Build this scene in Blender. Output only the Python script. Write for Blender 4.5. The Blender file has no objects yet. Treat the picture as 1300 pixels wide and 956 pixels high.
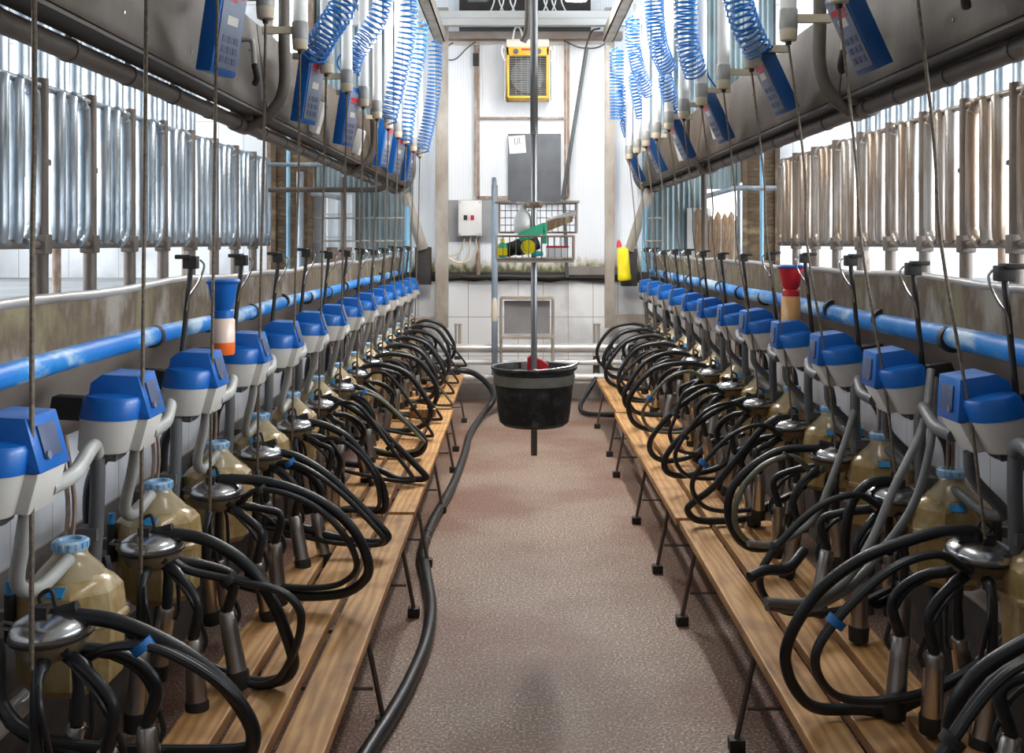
import bpy, bmesh, math, random
from mathutils import Vector, Matrix
RND = random.Random(7)
PI = math.pi
C = bpy.context.scene.collection
F, VX, VY, H = 1350.0, 655.0, 308.0, 1.6
def P(x, y, Y):
    return Vector(((x - VX) * Y / F, Y, H - (y - VY) * Y / F))

# ---------------------------------------------------------------- materials
def newmat(name):
    m = bpy.data.materials.new(name); m.use_nodes = True
    nt = m.node_tree; b = nt.nodes['Principled BSDF']
    return m, nt, b
def node(nt, t, **kw):
    n = nt.nodes.new(t)
    for k, v in kw.items():
        if k.startswith('_'): setattr(n, k[1:], v)
        else: n.inputs[k.replace('_', ' ')].default_value = v
    return n
def ramp(nt, stops):
    r = nt.nodes.new('ShaderNodeValToRGB'); e = r.color_ramp.elements
    while len(e) < len(stops): e.new(0.5)
    for i, (p, c) in enumerate(stops):
        e[i].position = p; e[i].color = (c[0], c[1], c[2], 1)
    return r
def coords(nt, scale=(1, 1, 1), kind='Object'):
    tc = nt.nodes.new('ShaderNodeTexCoord'); mp = nt.nodes.new('ShaderNodeMapping')
    mp.inputs['Scale'].default_value = scale
    nt.links.new(tc.outputs[kind], mp.inputs['Vector'])
    return mp.outputs['Vector']
def mat(name, c1, c2=None, scale=8.0, stretch=(1, 1, 1), rough=.5, metal=0.0, lo=.35, hi=.65, bump=0.0, bscale=60, detail=5, c3=None, coat=0, rvar=.0, perobj=False, spec=None, trans=0, sss=0):
    m, nt, b = newmat(name); L = nt.links
    b.inputs['Roughness'].default_value = rough; b.inputs['Metallic'].default_value = metal
    if coat: b.inputs['Coat Weight'].default_value = coat
    if spec is not None: b.inputs['Specular IOR Level'].default_value = spec
    if trans: b.inputs['Transmission Weight'].default_value = trans
    c2 = c2 or tuple(x * .8 for x in c1)
    v = coords(nt, stretch)
    if perobj:
        oi = nt.nodes.new('ShaderNodeObjectInfo'); ad = nt.nodes.new('ShaderNodeVectorMath'); ad.operation = 'ADD'
        sc = nt.nodes.new('ShaderNodeVectorMath'); sc.operation = 'SCALE'; sc.inputs['Scale'].default_value = 37.0
        cb = nt.nodes.new('ShaderNodeCombineXYZ')
        for k in range(3): L.new(oi.outputs['Random'], cb.inputs[k])
        L.new(cb.outputs[0], sc.inputs[0]); L.new(v, ad.inputs[0]); L.new(sc.outputs[0], ad.inputs[1]); v = ad.outputs[0]
    n = node(nt, 'ShaderNodeTexNoise', Scale=scale, Detail=detail, Roughness=.6); L.new(v, n.inputs['Vector'])
    st = [(lo, c1), (hi, c2)]
    if c3: st = [(lo, c1), ((lo + hi) / 2, c2), (hi, c3)]
    r = ramp(nt, st); L.new(n.outputs['Fac'], r.inputs['Fac']); L.new(r.outputs['Color'], b.inputs['Base Color'])
    if rvar:
        mr = node(nt, 'ShaderNodeMapRange'); mr.inputs['To Min'].default_value = rough - rvar; mr.inputs['To Max'].default_value = rough + rvar
        L.new(n.outputs['Fac'], mr.inputs['Value']); L.new(mr.outputs[0], b.inputs['Roughness'])
    if bump:
        n2 = node(nt, 'ShaderNodeTexNoise', Scale=bscale, Detail=4); L.new(v, n2.inputs['Vector'])
        bp = node(nt, 'ShaderNodeBump', Strength=bump, Distance=.01); L.new(n2.outputs['Fac'], bp.inputs['Height']); L.new(bp.outputs[0], b.inputs['Normal'])
    return m
def emit(name, col, s):
    m, nt, b = newmat(name)
    b.inputs['Emission Color'].default_value = (*col, 1); b.inputs['Emission Strength'].default_value = s
    b.inputs['Base Color'].default_value = (*col, 1)
    return m

M = {}
M['galv'] = mat('galvanised', (.56, .61, .66), (.27, .32, .37), 11, (1, 1, .3), .34, .8, .3, .7, .15, 40, rvar=.1, perobj=True)
M['galv_rust'] = mat('galvanised_warm', (.48, .46, .43), (.27, .205, .16), 5, (1, 1, .2), .38, .7, .38, .72, .15, 40, c3=(.42, .31, .22), perobj=True)
M['post'] = mat('weathered_post', (.22, .19, .17), (.11, .08, .06), 7, (1, 1, .3), .5, .35, .3, .7, .2, 40, perobj=True)
M['steel'] = mat('polished_steel', (.62, .62, .62), (.45, .44, .43), 6, (1, 1, 1), .24, 1.0, .3, .7, perobj=True, rvar=.06)
M['shell'] = mat('shell_steel', (.66, .62, .58), (.42, .36, .32), 8, (1, 1, .4), .28, 1.0, .3, .7, perobj=True)
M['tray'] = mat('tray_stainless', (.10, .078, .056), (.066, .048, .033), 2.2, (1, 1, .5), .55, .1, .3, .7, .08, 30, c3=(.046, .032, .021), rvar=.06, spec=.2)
M['tray_dark'] = mat('tray_underside', (.10, .085, .07), (.06, .05, .042), 3, (1, .4, 1), .6, .2)
M['railpipe'] = mat('rail_pipe', (.17, .145, .12), (.09, .07, .055), 4, (1, .5, 1), .5, .2, .3, .7, .15, 60)
M['gutter'] = mat('gutter_sheet', (.30, .27, .225), (.12, .082, .05), 4, (1, 1.2, .8), .5, .35, .36, .64, .2, 30, c3=(.23, .20, .11), detail=9)
M['gutter_lip'] = mat('gutter_lip', (.58, .57, .56), (.36, .33, .30), 6, (1, .4, 1), .4, .6, .3, .7, .2, 30)
M['apron'] = mat('apron', (.20, .165, .14), (.10, .08, .065), 3, (1, .6, 1), .55, .2, .3, .7)
M['bluepipe'] = mat('worn_blue_paint', (.006, .14, .46), (.018, .20, .52), 7, (1, .45, 1), .42, 0, .42, .60, .1, 50, c3=(.34, .45, .56), detail=9)
M['black'] = mat('black_rubber', (.012, .013, .015), (.022, .023, .025), 5, rough=.36, spec=.5, perobj=True)
M['blackmatt'] = mat('black_matt', (.014, .013, .012), (.03, .026, .022), 6, rough=.6)
M['greyhose'] = mat('grey_hose', (.13, .13, .13), (.07, .07, .075), 5, (1, 1, .3), .5, perobj=True)
M['dullhose'] = mat('dull_hose', (.26, .26, .25), (.15, .15, .14), 6, (1, 1, .5), .4, perobj=True)
M['palehose'] = mat('pale_hose', (.44, .44, .41), (.26, .26, .235), 6, (1, 1, .5), .45, perobj=True)
M['greenhose'] = mat('greenish_hose', (.22, .23, .17), (.11, .115, .08), 6, rough=.4, perobj=True)
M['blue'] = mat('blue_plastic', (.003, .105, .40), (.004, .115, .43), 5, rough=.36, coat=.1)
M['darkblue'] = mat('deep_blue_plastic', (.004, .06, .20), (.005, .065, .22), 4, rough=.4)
M['panelgrey'] = mat('membrane_grey', (.07, .09, .17), (.055, .075, .14), 12, rough=.4)
M['panelpale'] = mat('membrane_pale', (.17, .19, .25), (.12, .14, .20), 8, (1, 1, 1), rough=.4)
M['beige'] = mat('beige_plastic', (.60, .575, .53), (.54, .51, .465), 4, rough=.5)
M['white'] = mat('white_plastic', (.78, .78, .76), (.70, .69, .66), 5, rough=.4)
M['pvc'] = mat('pvc_tube', (.80, .80, .77), (.70, .66, .58), 3, (1, 1, .6), .35, lo=.4, hi=.8)
M['pvccap'] = mat('aged_pvc', (.62, .55, .42), (.48, .40, .28), 8, rough=.5)
M['collar'] = mat('grey_collar', (.36, .36, .35), (.28, .27, .25), 8, rough=.45, metal=.3)
M['amber'] = mat('amber_jar', (.52, .37, .17), (.38, .25, .09), 9, (1, 1, .7), .24, c3=(.60, .46, .25), trans=.12, coat=.25, perobj=True)
M['amberclear'] = mat('clear_jar_neck', (.58, .47, .29), (.46, .35, .19), 10, rough=.2, trans=.3)
M['bowl'] = mat('claw_bowl', (.26, .20, .11), (.15, .11, .06), 9, rough=.3, coat=.3)
M['ringblue'] = mat('pale_blue_ring', (.45, .60, .74), (.20, .42, .66), 60, rough=.4, lo=.42, hi=.56)
M['label'] = mat('label_blue', (.02, .22, .50), (.03, .26, .55), 10, rough=.45)
M['coil'] = mat('coil_blue', (.008, .13, .42), (.014, .17, .50), 5, rough=.3, coat=.1)
M['rope'] = mat('cord', (.20, .155, .11), (.09, .07, .05), 90, rough=.8)
M['wire'] = mat('wire', (.10, .085, .07), (.05, .04, .035), 40, rough=.5, metal=.5)
M['yellow'] = mat('heater_yellow', (.80, .42, .015), (.72, .36, .01), 4, rough=.4)
M['yellowb'] = mat('bottle_yellow', (.85, .72, .01), (.80, .66, .01), 4, rough=.4)
M['cream'] = mat('cream', (.74, .66, .55), (.68, .58, .46), 5, rough=.5)
M['bucket'] = mat('bucket_black', (.018, .019, .021), (.045, .047, .05), 22, rough=.5, lo=.45, hi=.75, c3=(.16, .16, .14), bump=.1, detail=10)
M['band'] = mat('bucket_band', (.34, .33, .29), (.26, .25, .22), 12, rough=.5, metal=.4)
M['pole'] = mat('pole_steel', (.36, .36, .37), (.22, .21, .20), 10, (1, 1, .2), .35, .8)
M['polepale'] = mat('pole_blue_grey', (.36, .43, .50), (.26, .33, .39), 12, (1, 1, .2), .45, .5)
M['red'] = mat('red_plastic', (.55, .02, .03), (.48, .015, .02), 4, rough=.35)
M['orange'] = mat('orange_liquid', (.85, .16, .03), (.80, .14, .02), 4, rough=.3)
M['peach'] = mat('dip_bottle', (.80, .60, .47), (.74, .54, .42), 6, rough=.3)
M['amberb'] = mat('dip_bottle_amber', (.66, .36, .13), (.58, .30, .09), 6, rough=.3)
M['green'] = mat('green_plastic', (.04, .38, .20), (.06, .45, .26), 8, rough=.4)
M['teal'] = mat('teal_plastic', (.03, .33, .36), (.05, .40, .42), 8, rough=.4)
M['paper'] = mat('paper', (.78, .78, .77), (.74, .74, .73), 5, rough=.7)
M['ink'] = mat('ink', (.05, .05, .06), None, 5, rough=.7)
M['board'] = mat('dark_board', (.105, .115, .13), (.16, .17, .185), 5, rough=.65, lo=.3, hi=.8)
M['greysheet'] = mat('grey_sheet', (.42, .43, .44), (.34, .34, .35), 3, rough=.4, metal=.5)
M['rust'] = mat('rusty_frame', (.40, .33, .28), (.27, .17, .115), 8, (1, 1, .6), rough=.65, metal=.2, c3=(.45, .40, .36), perobj=True)
M['frame'] = mat('aged_frame', (.50, .47, .42), (.36, .30, .24), 6, (1, 1, .5), rough=.55, metal=.3)
M['beam'] = mat('pale_beam', (.70, .71, .70), (.58, .58, .56), 3, (.4, 1, 1), rough=.5)
M['beambrown'] = mat('brown_beam', (.32, .28, .26), (.22, .17, .15), 7, (.5, 1, 1), rough=.6)
M['dark'] = mat('dark', (.045, .04, .038), (.025, .022, .02), 5, rough=.7)
M['darkgrey'] = mat('dark_grey', (.09, .10, .10), (.07, .075, .075), 5, rough=.5)
M['pipewhite'] = mat('white_pipe', (.74, .73, .71), (.60, .54, .46), 4, (1.2, 1, 1), rough=.3, lo=.45, hi=.8, metal=.2)
M['skyblue'] = mat('pale_blue_pipe', (.20, .44, .62), (.24, .48, .66), 4, rough=.45)
M['corr'] = mat('corrugated_sheet', (.36, .45, .48), (.27, .34, .36), 2.2, (1, 1, .4), .5, .3, c3=(.24, .22, .17), lo=.35, hi=.75)
M['wood_old'] = mat('old_boards', (.42, .28, .17), (.22, .13, .07), 5, (6, 1, .5), .75, c3=(.50, .38, .26))
M['louvre'] = mat('louvre_wood', (.17, .105, .055), (.08, .05, .028), 4, (1, 1, 2), .75, c3=(.27, .19, .10), lo=.3, hi=.7)
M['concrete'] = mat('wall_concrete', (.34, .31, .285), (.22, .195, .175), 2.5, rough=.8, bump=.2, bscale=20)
M['pitbase'] = mat('shaded_wall_base', (.13, .115, .105), (.07, .06, .055), 2.5, rough=.8, bump=.2, bscale=20)  # wall concrete darkened, shade low in the pit put into its colour
M['platform'] = mat('platform_concrete', (.36, .37, .38), (.26, .265, .27), 3, rough=.6, bump=.1)
M['ceil'] = mat('ceiling_sheet', (.42, .42, .41), (.34, .33, .32), 2, rough=.7)
M['lampglass'] = emit('lit_tube', (1.0, .97, .93), 75.0)
M['lampfill'] = emit('fill_tube', (1.0, .96, .90), 15.0)  # for the added front fill batten
M['lampoff'] = mat('unlit_diffuser', (.20, .21, .22), (.15, .16, .17), 6, rough=.3)

def make_wood():
    m, nt, b = newmat('bench_wood'); L = nt.links
    oi = nt.nodes.new('ShaderNodeObjectInfo')
    v = coords(nt, (9, .9, 9))
    cb = nt.nodes.new('ShaderNodeCombineXYZ'); mu = node(nt, 'ShaderNodeMath', _operation='MULTIPLY'); mu.inputs[1].default_value = 53
    L.new(oi.outputs['Random'], mu.inputs[0])
    for k in range(3): L.new(mu.outputs[0], cb.inputs[k])
    ad = node(nt, 'ShaderNodeVectorMath', _operation='ADD'); L.new(v, ad.inputs[0]); L.new(cb.outputs[0], ad.inputs[1])
    n = node(nt, 'ShaderNodeTexNoise', Scale=1.6, Detail=3, Roughness=.5, Distortion=.6); L.new(ad.outputs[0], n.inputs['Vector'])
    w = node(nt, 'ShaderNodeTexWave', Scale=1.1, Distortion=11, Detail=4); w.inputs['Detail Scale'].default_value = 1.2
    L.new(ad.outputs[0], w.inputs['Vector'])
    r = ramp(nt, [(0, (.46, .24, .085)), (.5, (.56, .31, .115)), (1, (.62, .37, .15))]); L.new(w.outputs['Fac'], r.inputs['Fac'])
    r2 = ramp(nt, [(.25, (.42, .36, .33)), (.45, (1, .98, .95)), (.75, (1.0, .90, .78))]); L.new(n.outputs['Fac'], r2.inputs['Fac'])
    mx = node(nt, 'ShaderNodeMix', _data_type='RGBA', _blend_type='MULTIPLY'); mx.inputs[0].default_value = .8
    L.new(r.outputs[0], mx.inputs[6]); L.new(r2.outputs[0], mx.inputs[7])
    # dirt blotches, unstretched
    v2 = coords(nt, (1, 1, 1)); n3 = node(nt, 'ShaderNodeTexNoise', Scale=5, Detail=6); L.new(v2, n3.inputs['Vector'])
    r3 = ramp(nt, [(.36, (.62, .55, .50)), (.52, (1, 1, 1))]); L.new(n3.outputs['Fac'], r3.inputs['Fac'])
    mx2 = node(nt, 'ShaderNodeMix', _data_type='RGBA', _blend_type='MULTIPLY'); mx2.inputs[0].default_value = .8
    L.new(mx.outputs[2], mx2.inputs[6]); L.new(r3.outputs[0], mx2.inputs[7])
    L.new(mx2.outputs[2], b.inputs['Base Color']); b.inputs['Roughness'].default_value = .55
    return m
M['wood'] = make_wood()

def make_floor():
    m, nt, b = newmat('pit_floor_concrete'); L = nt.links
    v = coords(nt)
    n = node(nt, 'ShaderNodeTexNoise', Scale=95, Detail=3, Roughness=.75); L.new(v, n.inputs['Vector'])
    r = ramp(nt, [(.36, (.075, .043, .030)), (.46, (.20, .130, .095)), (.56, (.30, .208, .157)), (.64, (.74, .60, .49))]); L.new(n.outputs['Fac'], r.inputs['Fac'])
    n2 = node(nt, 'ShaderNodeTexNoise', Scale=1.3, Detail=5); L.new(v, n2.inputs['Vector'])
    r2 = ramp(nt, [(.36, (.70, .50, .44)), (.55, (1, 1, 1)), (.7, (1.12, 1.1, 1.1))]); L.new(n2.outputs['Fac'], r2.inputs['Fac'])
    mx = node(nt, 'ShaderNodeMix', _data_type='RGBA', _blend_type='MULTIPLY'); mx.inputs[0].default_value = 1
    L.new(r.outputs[0], mx.inputs[6]); L.new(r2.outputs[0], mx.inputs[7]); L.new(mx.outputs[2], b.inputs['Base Color'])
    b.inputs['Roughness'].default_value = .5
    bp = node(nt, 'ShaderNodeBump', Strength=.35, Distance=.004); L.new(n.outputs['Fac'], bp.inputs['Height']); L.new(bp.outputs[0], b.inputs['Normal'])
    return m
M['floor'] = make_floor()

def make_tiles(name, axes, w=.256, h=.40, off=(0, 0), col=(.80, .82, .84), grout=(.42, .36, .32), dirt=True):
    # axes: which object axes give u and v
    m, nt, b = newmat(name); L = nt.links
    tc = nt.nodes.new('ShaderNodeTexCoord'); sp = nt.nodes.new('ShaderNodeSeparateXYZ'); L.new(tc.outputs['Object'], sp.inputs[0])
    def line(out, size, o):
        a = node(nt, 'ShaderNodeMath', _operation='ADD'); L.new(out, a.inputs[0]); a.inputs[1].default_value = 100 * size - o
        d = node(nt, 'ShaderNodeMath', _operation='MODULO'); L.new(a.outputs[0], d.inputs[0]); d.inputs[1].default_value = size
        g = node(nt, 'ShaderNodeMath', _operation='LESS_THAN'); L.new(d.outputs[0], g.inputs[0]); g.inputs[1].default_value = .006
        return g.outputs[0]
    a = line(sp.outputs[axes[0]], w, off[0]); c = line(sp.outputs[axes[1]], h, off[1])
    mxm = node(nt, 'ShaderNodeMath', _operation='MAXIMUM'); L.new(a, mxm.inputs[0]); L.new(c, mxm.inputs[1])
    n = node(nt, 'ShaderNodeTexNoise', Scale=1.6, Detail=6); L.new(tc.outputs['Object'], n.inputs['Vector'])
    r = ramp(nt, [(.30, tuple(x * (.62 if dirt else .9) for x in col)), (.5, col)]); L.new(n.outputs['Fac'], r.inputs['Fac'])
    mx = node(nt, 'ShaderNodeMix', _data_type='RGBA'); L.new(mxm.outputs[0], mx.inputs[0]); L.new(r.outputs[0], mx.inputs[6]); mx.inputs[7].default_value = (*grout, 1)
    L.new(mx.outputs[2], b.inputs['Base Color']); b.inputs['Roughness'].default_value = .22
    return m
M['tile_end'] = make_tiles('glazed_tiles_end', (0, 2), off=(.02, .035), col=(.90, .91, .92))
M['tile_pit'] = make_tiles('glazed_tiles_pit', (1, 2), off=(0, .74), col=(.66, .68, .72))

def make_poly():
    m, nt, b = newmat('ribbed_polycarbonate'); L = nt.links
    tc = nt.nodes.new('ShaderNodeTexCoord'); sp = nt.nodes.new('ShaderNodeSeparateXYZ'); L.new(tc.outputs['Object'], sp.inputs[0])
    mu = node(nt, 'ShaderNodeMath', _operation='MULTIPLY'); L.new(sp.outputs[0], mu.inputs[0]); mu.inputs[1].default_value = 2 * PI / .028
    si = node(nt, 'ShaderNodeMath', _operation='SINE'); L.new(mu.outputs[0], si.inputs[0])
    bp = node(nt, 'ShaderNodeBump', Strength=.25, Distance=.003); L.new(si.outputs[0], bp.inputs['Height'])
    # moss along the foot of the sheet (a stain), noise-edged
    n = node(nt, 'ShaderNodeTexNoise', Scale=14, Detail=5); mp = node(nt, 'ShaderNodeMapping'); mp.inputs['Scale'].default_value = (1.6, 1, .9)
    L.new(tc.outputs['Object'], mp.inputs[0]); L.new(mp.outputs[0], n.inputs['Vector'])
    z = node(nt, 'ShaderNodeMapRange'); L.new(sp.outputs[2], z.inputs['Value']); z.inputs['From Min'].default_value = 1.28; z.inputs['From Max'].default_value = 1.60
    z.inputs['To Min'].default_value = -.05; z.inputs['To Max'].default_value = 1.0
    ad = node(nt, 'ShaderNodeMath', _operation='MULTIPLY_ADD'); L.new(n.outputs['Fac'], ad.inputs[0]); ad.inputs[1].default_value = -.75; L.new(z.outputs[0], ad.inputs[2])
    r = ramp(nt, [(0, (.11, .095, .075)), (.12, (.24, .235, .12)), (.30, (.66, .62, .53)), (.5, (.86, .875, .89))]);
    a2 = node(nt, 'ShaderNodeMath', _operation='ADD'); L.new(ad.outputs[0], a2.inputs[0]); a2.inputs[1].default_value = .38
    L.new(a2.outputs[0], r.inputs['Fac'])
    # faint rib colouring
    r2 = ramp(nt, [(.0, (.93, .94, .95)), (.6, (1, 1, 1))]); mr = node(nt, 'ShaderNodeMapRange'); mr.inputs['From Min'].default_value = -1; L.new(si.outputs[0], mr.inputs['Value']); L.new(mr.outputs[0], r2.inputs['Fac'])
    mx = node(nt, 'ShaderNodeMix', _data_type='RGBA', _blend_type='MULTIPLY'); mx.inputs[0].default_value = 1
    L.new(r.outputs[0], mx.inputs[6]); L.new(r2.outputs[0], mx.inputs[7])
    tr = nt.nodes.new('ShaderNodeBsdfTranslucent'); ms = nt.nodes.new('ShaderNodeMixShader'); ms.inputs[0].default_value = .22
    L.new(mx.outputs[2], b.inputs['Base Color']); L.new(mx.outputs[2], tr.inputs['Color']); L.new(bp.outputs[0], b.inputs['Normal'])
    b.inputs['Roughness'].default_value = .35
    L.new(b.outputs[0], ms.inputs[1]); L.new(tr.outputs[0], ms.inputs[2]); L.new(ms.outputs[0], nt.nodes['Material Output'].inputs['Surface'])
    return m
M['poly'] = make_poly()

# ---------------------------------------------------------------- mesh builder
class MB:
    def __init__(s): s.v = []; s.f = []; s.m = []
    def add(s, vs, fs, mi=0):
        o = len(s.v); s.v += [tuple(x) for x in vs]; s.f += [tuple(i + o for i in f) for f in fs]; s.m += [mi] * len(fs); return s
    def box(s, c, sz, rot=None, mi=0):
        c = Vector(c); hx, hy, hz = sz[0] / 2, sz[1] / 2, sz[2] / 2; vs = []
        for x in (-hx, hx):
            for y in (-hy, hy):
                for z in (-hz, hz):
                    p = Vector((x, y, z)); vs.append(c + (rot @ p if rot else p))
        return s.add(vs, [(0, 1, 3, 2), (4, 6, 7, 5), (0, 4, 5, 1), (2, 3, 7, 6), (0, 2, 6, 4), (1, 5, 7, 3)], mi)
    def bb(s, x0, x1, y0, y1, z0, z1, mi=0):
        return s.box(((x0 + x1) / 2, (y0 + y1) / 2, (z0 + z1) / 2), (abs(x1 - x0), abs(y1 - y0), abs(z1 - z0)), None, mi)
    def tube(s, pts, r, seg=10, caps=True, closed=False, mi=0, flat=1.0):
        pts = [Vector(p) for p in pts]; n = len(pts); rs = r if isinstance(r, (list, tuple)) else [r] * n
        t0 = (pts[1] - pts[0]).normalized(); up = Vector((0, 0, 1)) if abs(t0.z) < .9 else Vector((0, 1, 0))
        nrm = (up - t0 * up.dot(t0)).normalized(); vs = []
        for i, p in enumerate(pts):
            if closed: t = (pts[(i + 1) % n] - pts[i - 1]).normalized()
            else: t = (pts[min(i + 1, n - 1)] - pts[max(i - 1, 0)]).normalized()
            nrm = nrm - t * nrm.dot(t); nrm = nrm.normalized() if nrm.length > 1e-6 else t.orthogonal().normalized()
            bn = t.cross(nrm)
            for k in range(seg):
                a = 2 * PI * k / seg; vs.append(p + (nrm * math.cos(a) * flat + bn * math.sin(a)) * rs[i])
        fs = []
        m = n if closed else n - 1
        for i in range(m):
            j = (i + 1) % n
            for k in range(seg):
                l = (k + 1) % seg; fs.append((i * seg + k, i * seg + l, j * seg + l, j * seg + k))
        if caps and not closed: fs += [tuple(range(seg))[::-1], tuple((n - 1) * seg + k for k in range(seg))]
        return s.add(vs, fs, mi)
    def cyl(s, p0, p1, r, r1=None, seg=14, caps=True, mi=0):
        return s.tube([p0, p1], [r, r if r1 is None else r1], seg, caps, mi=mi)
    def lathe(s, prof, c=(0, 0, 0), rot=None, seg=24, mi=0, sx=1, sy=1, phase=0):
        c = Vector(c); vs = []; fs = []
        for r, z in prof:
            for k in range(seg):
                a = 2 * PI * (k + phase) / seg; p = Vector((r * math.cos(a) * sx, r * math.sin(a) * sy, z)); vs.append(c + (rot @ p if rot else p))
        for i in range(len(prof) - 1):
            for k in range(seg):
                l = (k + 1) % seg; fs.append((i * seg + k, i * seg + l, (i + 1) * seg + l, (i + 1) * seg + k))
        if prof[0][0] > 1e-5: fs.append(tuple(range(seg))[::-1])
        if prof[-1][0] > 1e-5: fs.append(tuple((len(prof) - 1) * seg + k for k in range(seg)))
        return s.add(vs, fs, mi)
    def prism(s, poly, axis, lo, hi, mi=0, rot=None, c=(0, 0, 0)):
        n = len(poly); vs = []; c = Vector(c)
        for t in (lo, hi):
            for a, b in poly:
                p = Vector({'x': (t, a, b), 'y': (a, t, b), 'z': (a, b, t)}[axis]); vs.append(c + (rot @ p if rot else p))
        fs = [tuple(range(n)), tuple(range(n, 2 * n))[::-1]] + [(i, (i + 1) % n, n + (i + 1) % n, n + i) for i in range(n)]
        return s.add(vs, fs, mi)
    def build(s, name, ms, parent=None, loc=(0, 0, 0), bevel=0, smooth=True, flip=False, angle=38):
        me = bpy.data.meshes.new(name); vs = [(-x, y, z) for x, y, z in s.v] if flip else s.v
        me.from_pydata(vs, [], s.f)
        ms = ms if isinstance(ms, (list, tuple)) else [ms]
        for q in ms: me.materials.append(M[q])
        for p, mi in zip(me.polygons, s.m): p.material_index = mi
        bm = bmesh.new(); bm.from_mesh(me)
        bmesh.ops.remove_doubles(bm, verts=bm.verts, dist=1e-5)
        bmesh.ops.recalc_face_normals(bm, faces=bm.faces)
        if bevel:
            ed = [e for e in bm.edges if len(e.link_faces) == 2 and e.calc_face_angle(0) > .5]
            bmesh.ops.bevel(bm, geom=ed, offset=bevel, segments=2, affect='EDGES', profile=.6, clamp_overlap=True)
        bm.to_mesh(me); bm.free()
        if smooth:
            me.polygons.foreach_set('use_smooth', [True] * len(me.polygons)); me.set_sharp_from_angle(angle=math.radians(angle))
        o = bpy.data.objects.new(name, me); C.objects.link(o); o.location = loc
        if parent: o.parent = parent
        return o
def cr(pts, n=8, closed=False):
    pts = [Vector(p) for p in pts]; out = []; N = len(pts)
    for i in range(N - 1):
        p0 = pts[i - 1] if i else pts[0] * 2 - pts[1]; p1, p2 = pts[i], pts[i + 1]; p3 = pts[i + 2] if i + 2 < N else pts[-1] * 2 - pts[-2]
        for k in range(n):
            t = k / n; out.append(.5 * ((2 * p1) + (p2 - p0) * t + (2 * p0 - 5 * p1 + 4 * p2 - p3) * t * t + (3 * p1 - p0 - 3 * p2 + p3) * t ** 3))
    out.append(pts[-1]); return out
def tag(o, label, cat, group=None, kind=None):
    o['label'] = label; o['category'] = cat
    if group: o['group'] = group
    if kind: o['kind'] = kind
    return o
def thing(name, loc, label, cat, group=None):
    o = bpy.data.objects.new(name, None); C.objects.link(o); o.location = loc; o.empty_display_size = .05
    return tag(o, label, cat, group)
def struct(o, label=None):
    o['kind'] = 'structure'
    if label: o['label'] = label
    return o
def copy_tree(o, parent=None):
    c = o.copy(); C.objects.link(c)
    if parent: c.parent = parent
    for ch in list(o.children): copy_tree(ch, c)
    return c
def rel(o, loc):  # place a one-mesh thing
    o.location = loc; return o

# ---------------------------------------------------------------- setting
YE = 10.9; ZP = 1.237; WL, WR = -1.34, 1.60
def slab(name, x0, x1, y0, y1, z0, z1, m, kind=True):
    o = MB().bb(x0, x1, y0, y1, z0, z1).build(name, m, smooth=False)
    if kind: struct(o)
    return o
slab('floor', WL - .1, WR + .1, -2.2, YE, -.15, 0, 'floor')
slab('floor_platform_left', -5.9, WL - .02, -2.2, YE, ZP - .2, ZP, 'platform')
slab('floor_platform_right', WR + .02, 6.1, -2.2, YE, ZP - .2, ZP, 'platform')
# pit side walls: tiled band above plain render
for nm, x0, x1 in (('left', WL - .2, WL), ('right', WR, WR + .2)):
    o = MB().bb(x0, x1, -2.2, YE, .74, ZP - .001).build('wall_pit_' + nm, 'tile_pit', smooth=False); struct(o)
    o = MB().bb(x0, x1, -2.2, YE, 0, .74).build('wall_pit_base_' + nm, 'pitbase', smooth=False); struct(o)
# ceiling: corrugated; end wall pieces; side walls with window openings
slab('ceiling', -6.0, 6.2, -2.4, YE + .2, 4.35, 4.45, 'ceil')
slab('wall_front', -6.0, 6.2, -2.5, -2.3, -.15, 4.4, 'concrete')
for nm, x, s in (('left', -6.0, 1), ('right', 6.1, 1)):
    slab('wall_' + nm, x, x + .1, -2.4, YE, ZP - .2, 1.9, 'tile_pit')
    slab('wall_upper_' + nm, x, x + .1, -2.4, YE, 3.7, 4.4, 'ceil')
    for k, y in enumerate((-2.4, .6, 3.6, 6.6, 9.6)):
        slab('wall_pier_%s_%d' % (nm, k + 1), x, x + .1, y, y + (.6 if y < 9 else 1.3), 1.9, 3.7, 'ceil')
    wn = 0 if nm == 'left' else 4
    for k, y in enumerate((-1.8, 1.2, 4.2, 7.2)):
        fr = MB()
        for z in (1.93, 2.8, 3.67): fr.bb(x + .02, x + .08, y, y + 2.4, z - .03, z + .03)
        for yy in (y + .03, y + 1.2, y + 2.37): fr.bb(x + .02, x + .08, yy - .03, yy + .03, 1.9, 3.7)
        struct(fr.build('window_%d' % (wn + k + 1), 'frame', smooth=False))
# end wall, pit part
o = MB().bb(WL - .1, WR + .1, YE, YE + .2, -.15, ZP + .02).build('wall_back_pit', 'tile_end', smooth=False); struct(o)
o = MB().bb(WL, WR, YE - .02, YE + .0, 0, .16).build('baseboard_back', 'concrete', smooth=False); struct(o)
# broken tile edge: dark mortar ledge along the top of the pit end wall
m = MB(); pts = [(WL, ZP - .03)]
x = WL
while x < WR:
    pts.append((x, ZP - .02 - RND.random() * .03)); x += .13
pts += [(WR, ZP - .03), (WR, ZP + .06), (WL, ZP + .06)]
m.prism(pts, 'y', YE - .03, YE - .001); struct(m.build('trim_1', 'dark', smooth=False))
def wx(px): return (px - VX) * YE / F
def wz(py): return H - (py - VY) * YE / F
# centre polycarbonate sheeting
struct(MB().bb(wx(523), wx(815), YE - .02, YE + .02, ZP + .02, 4.4).build('wall_back_centre', 'poly', smooth=False))
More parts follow.
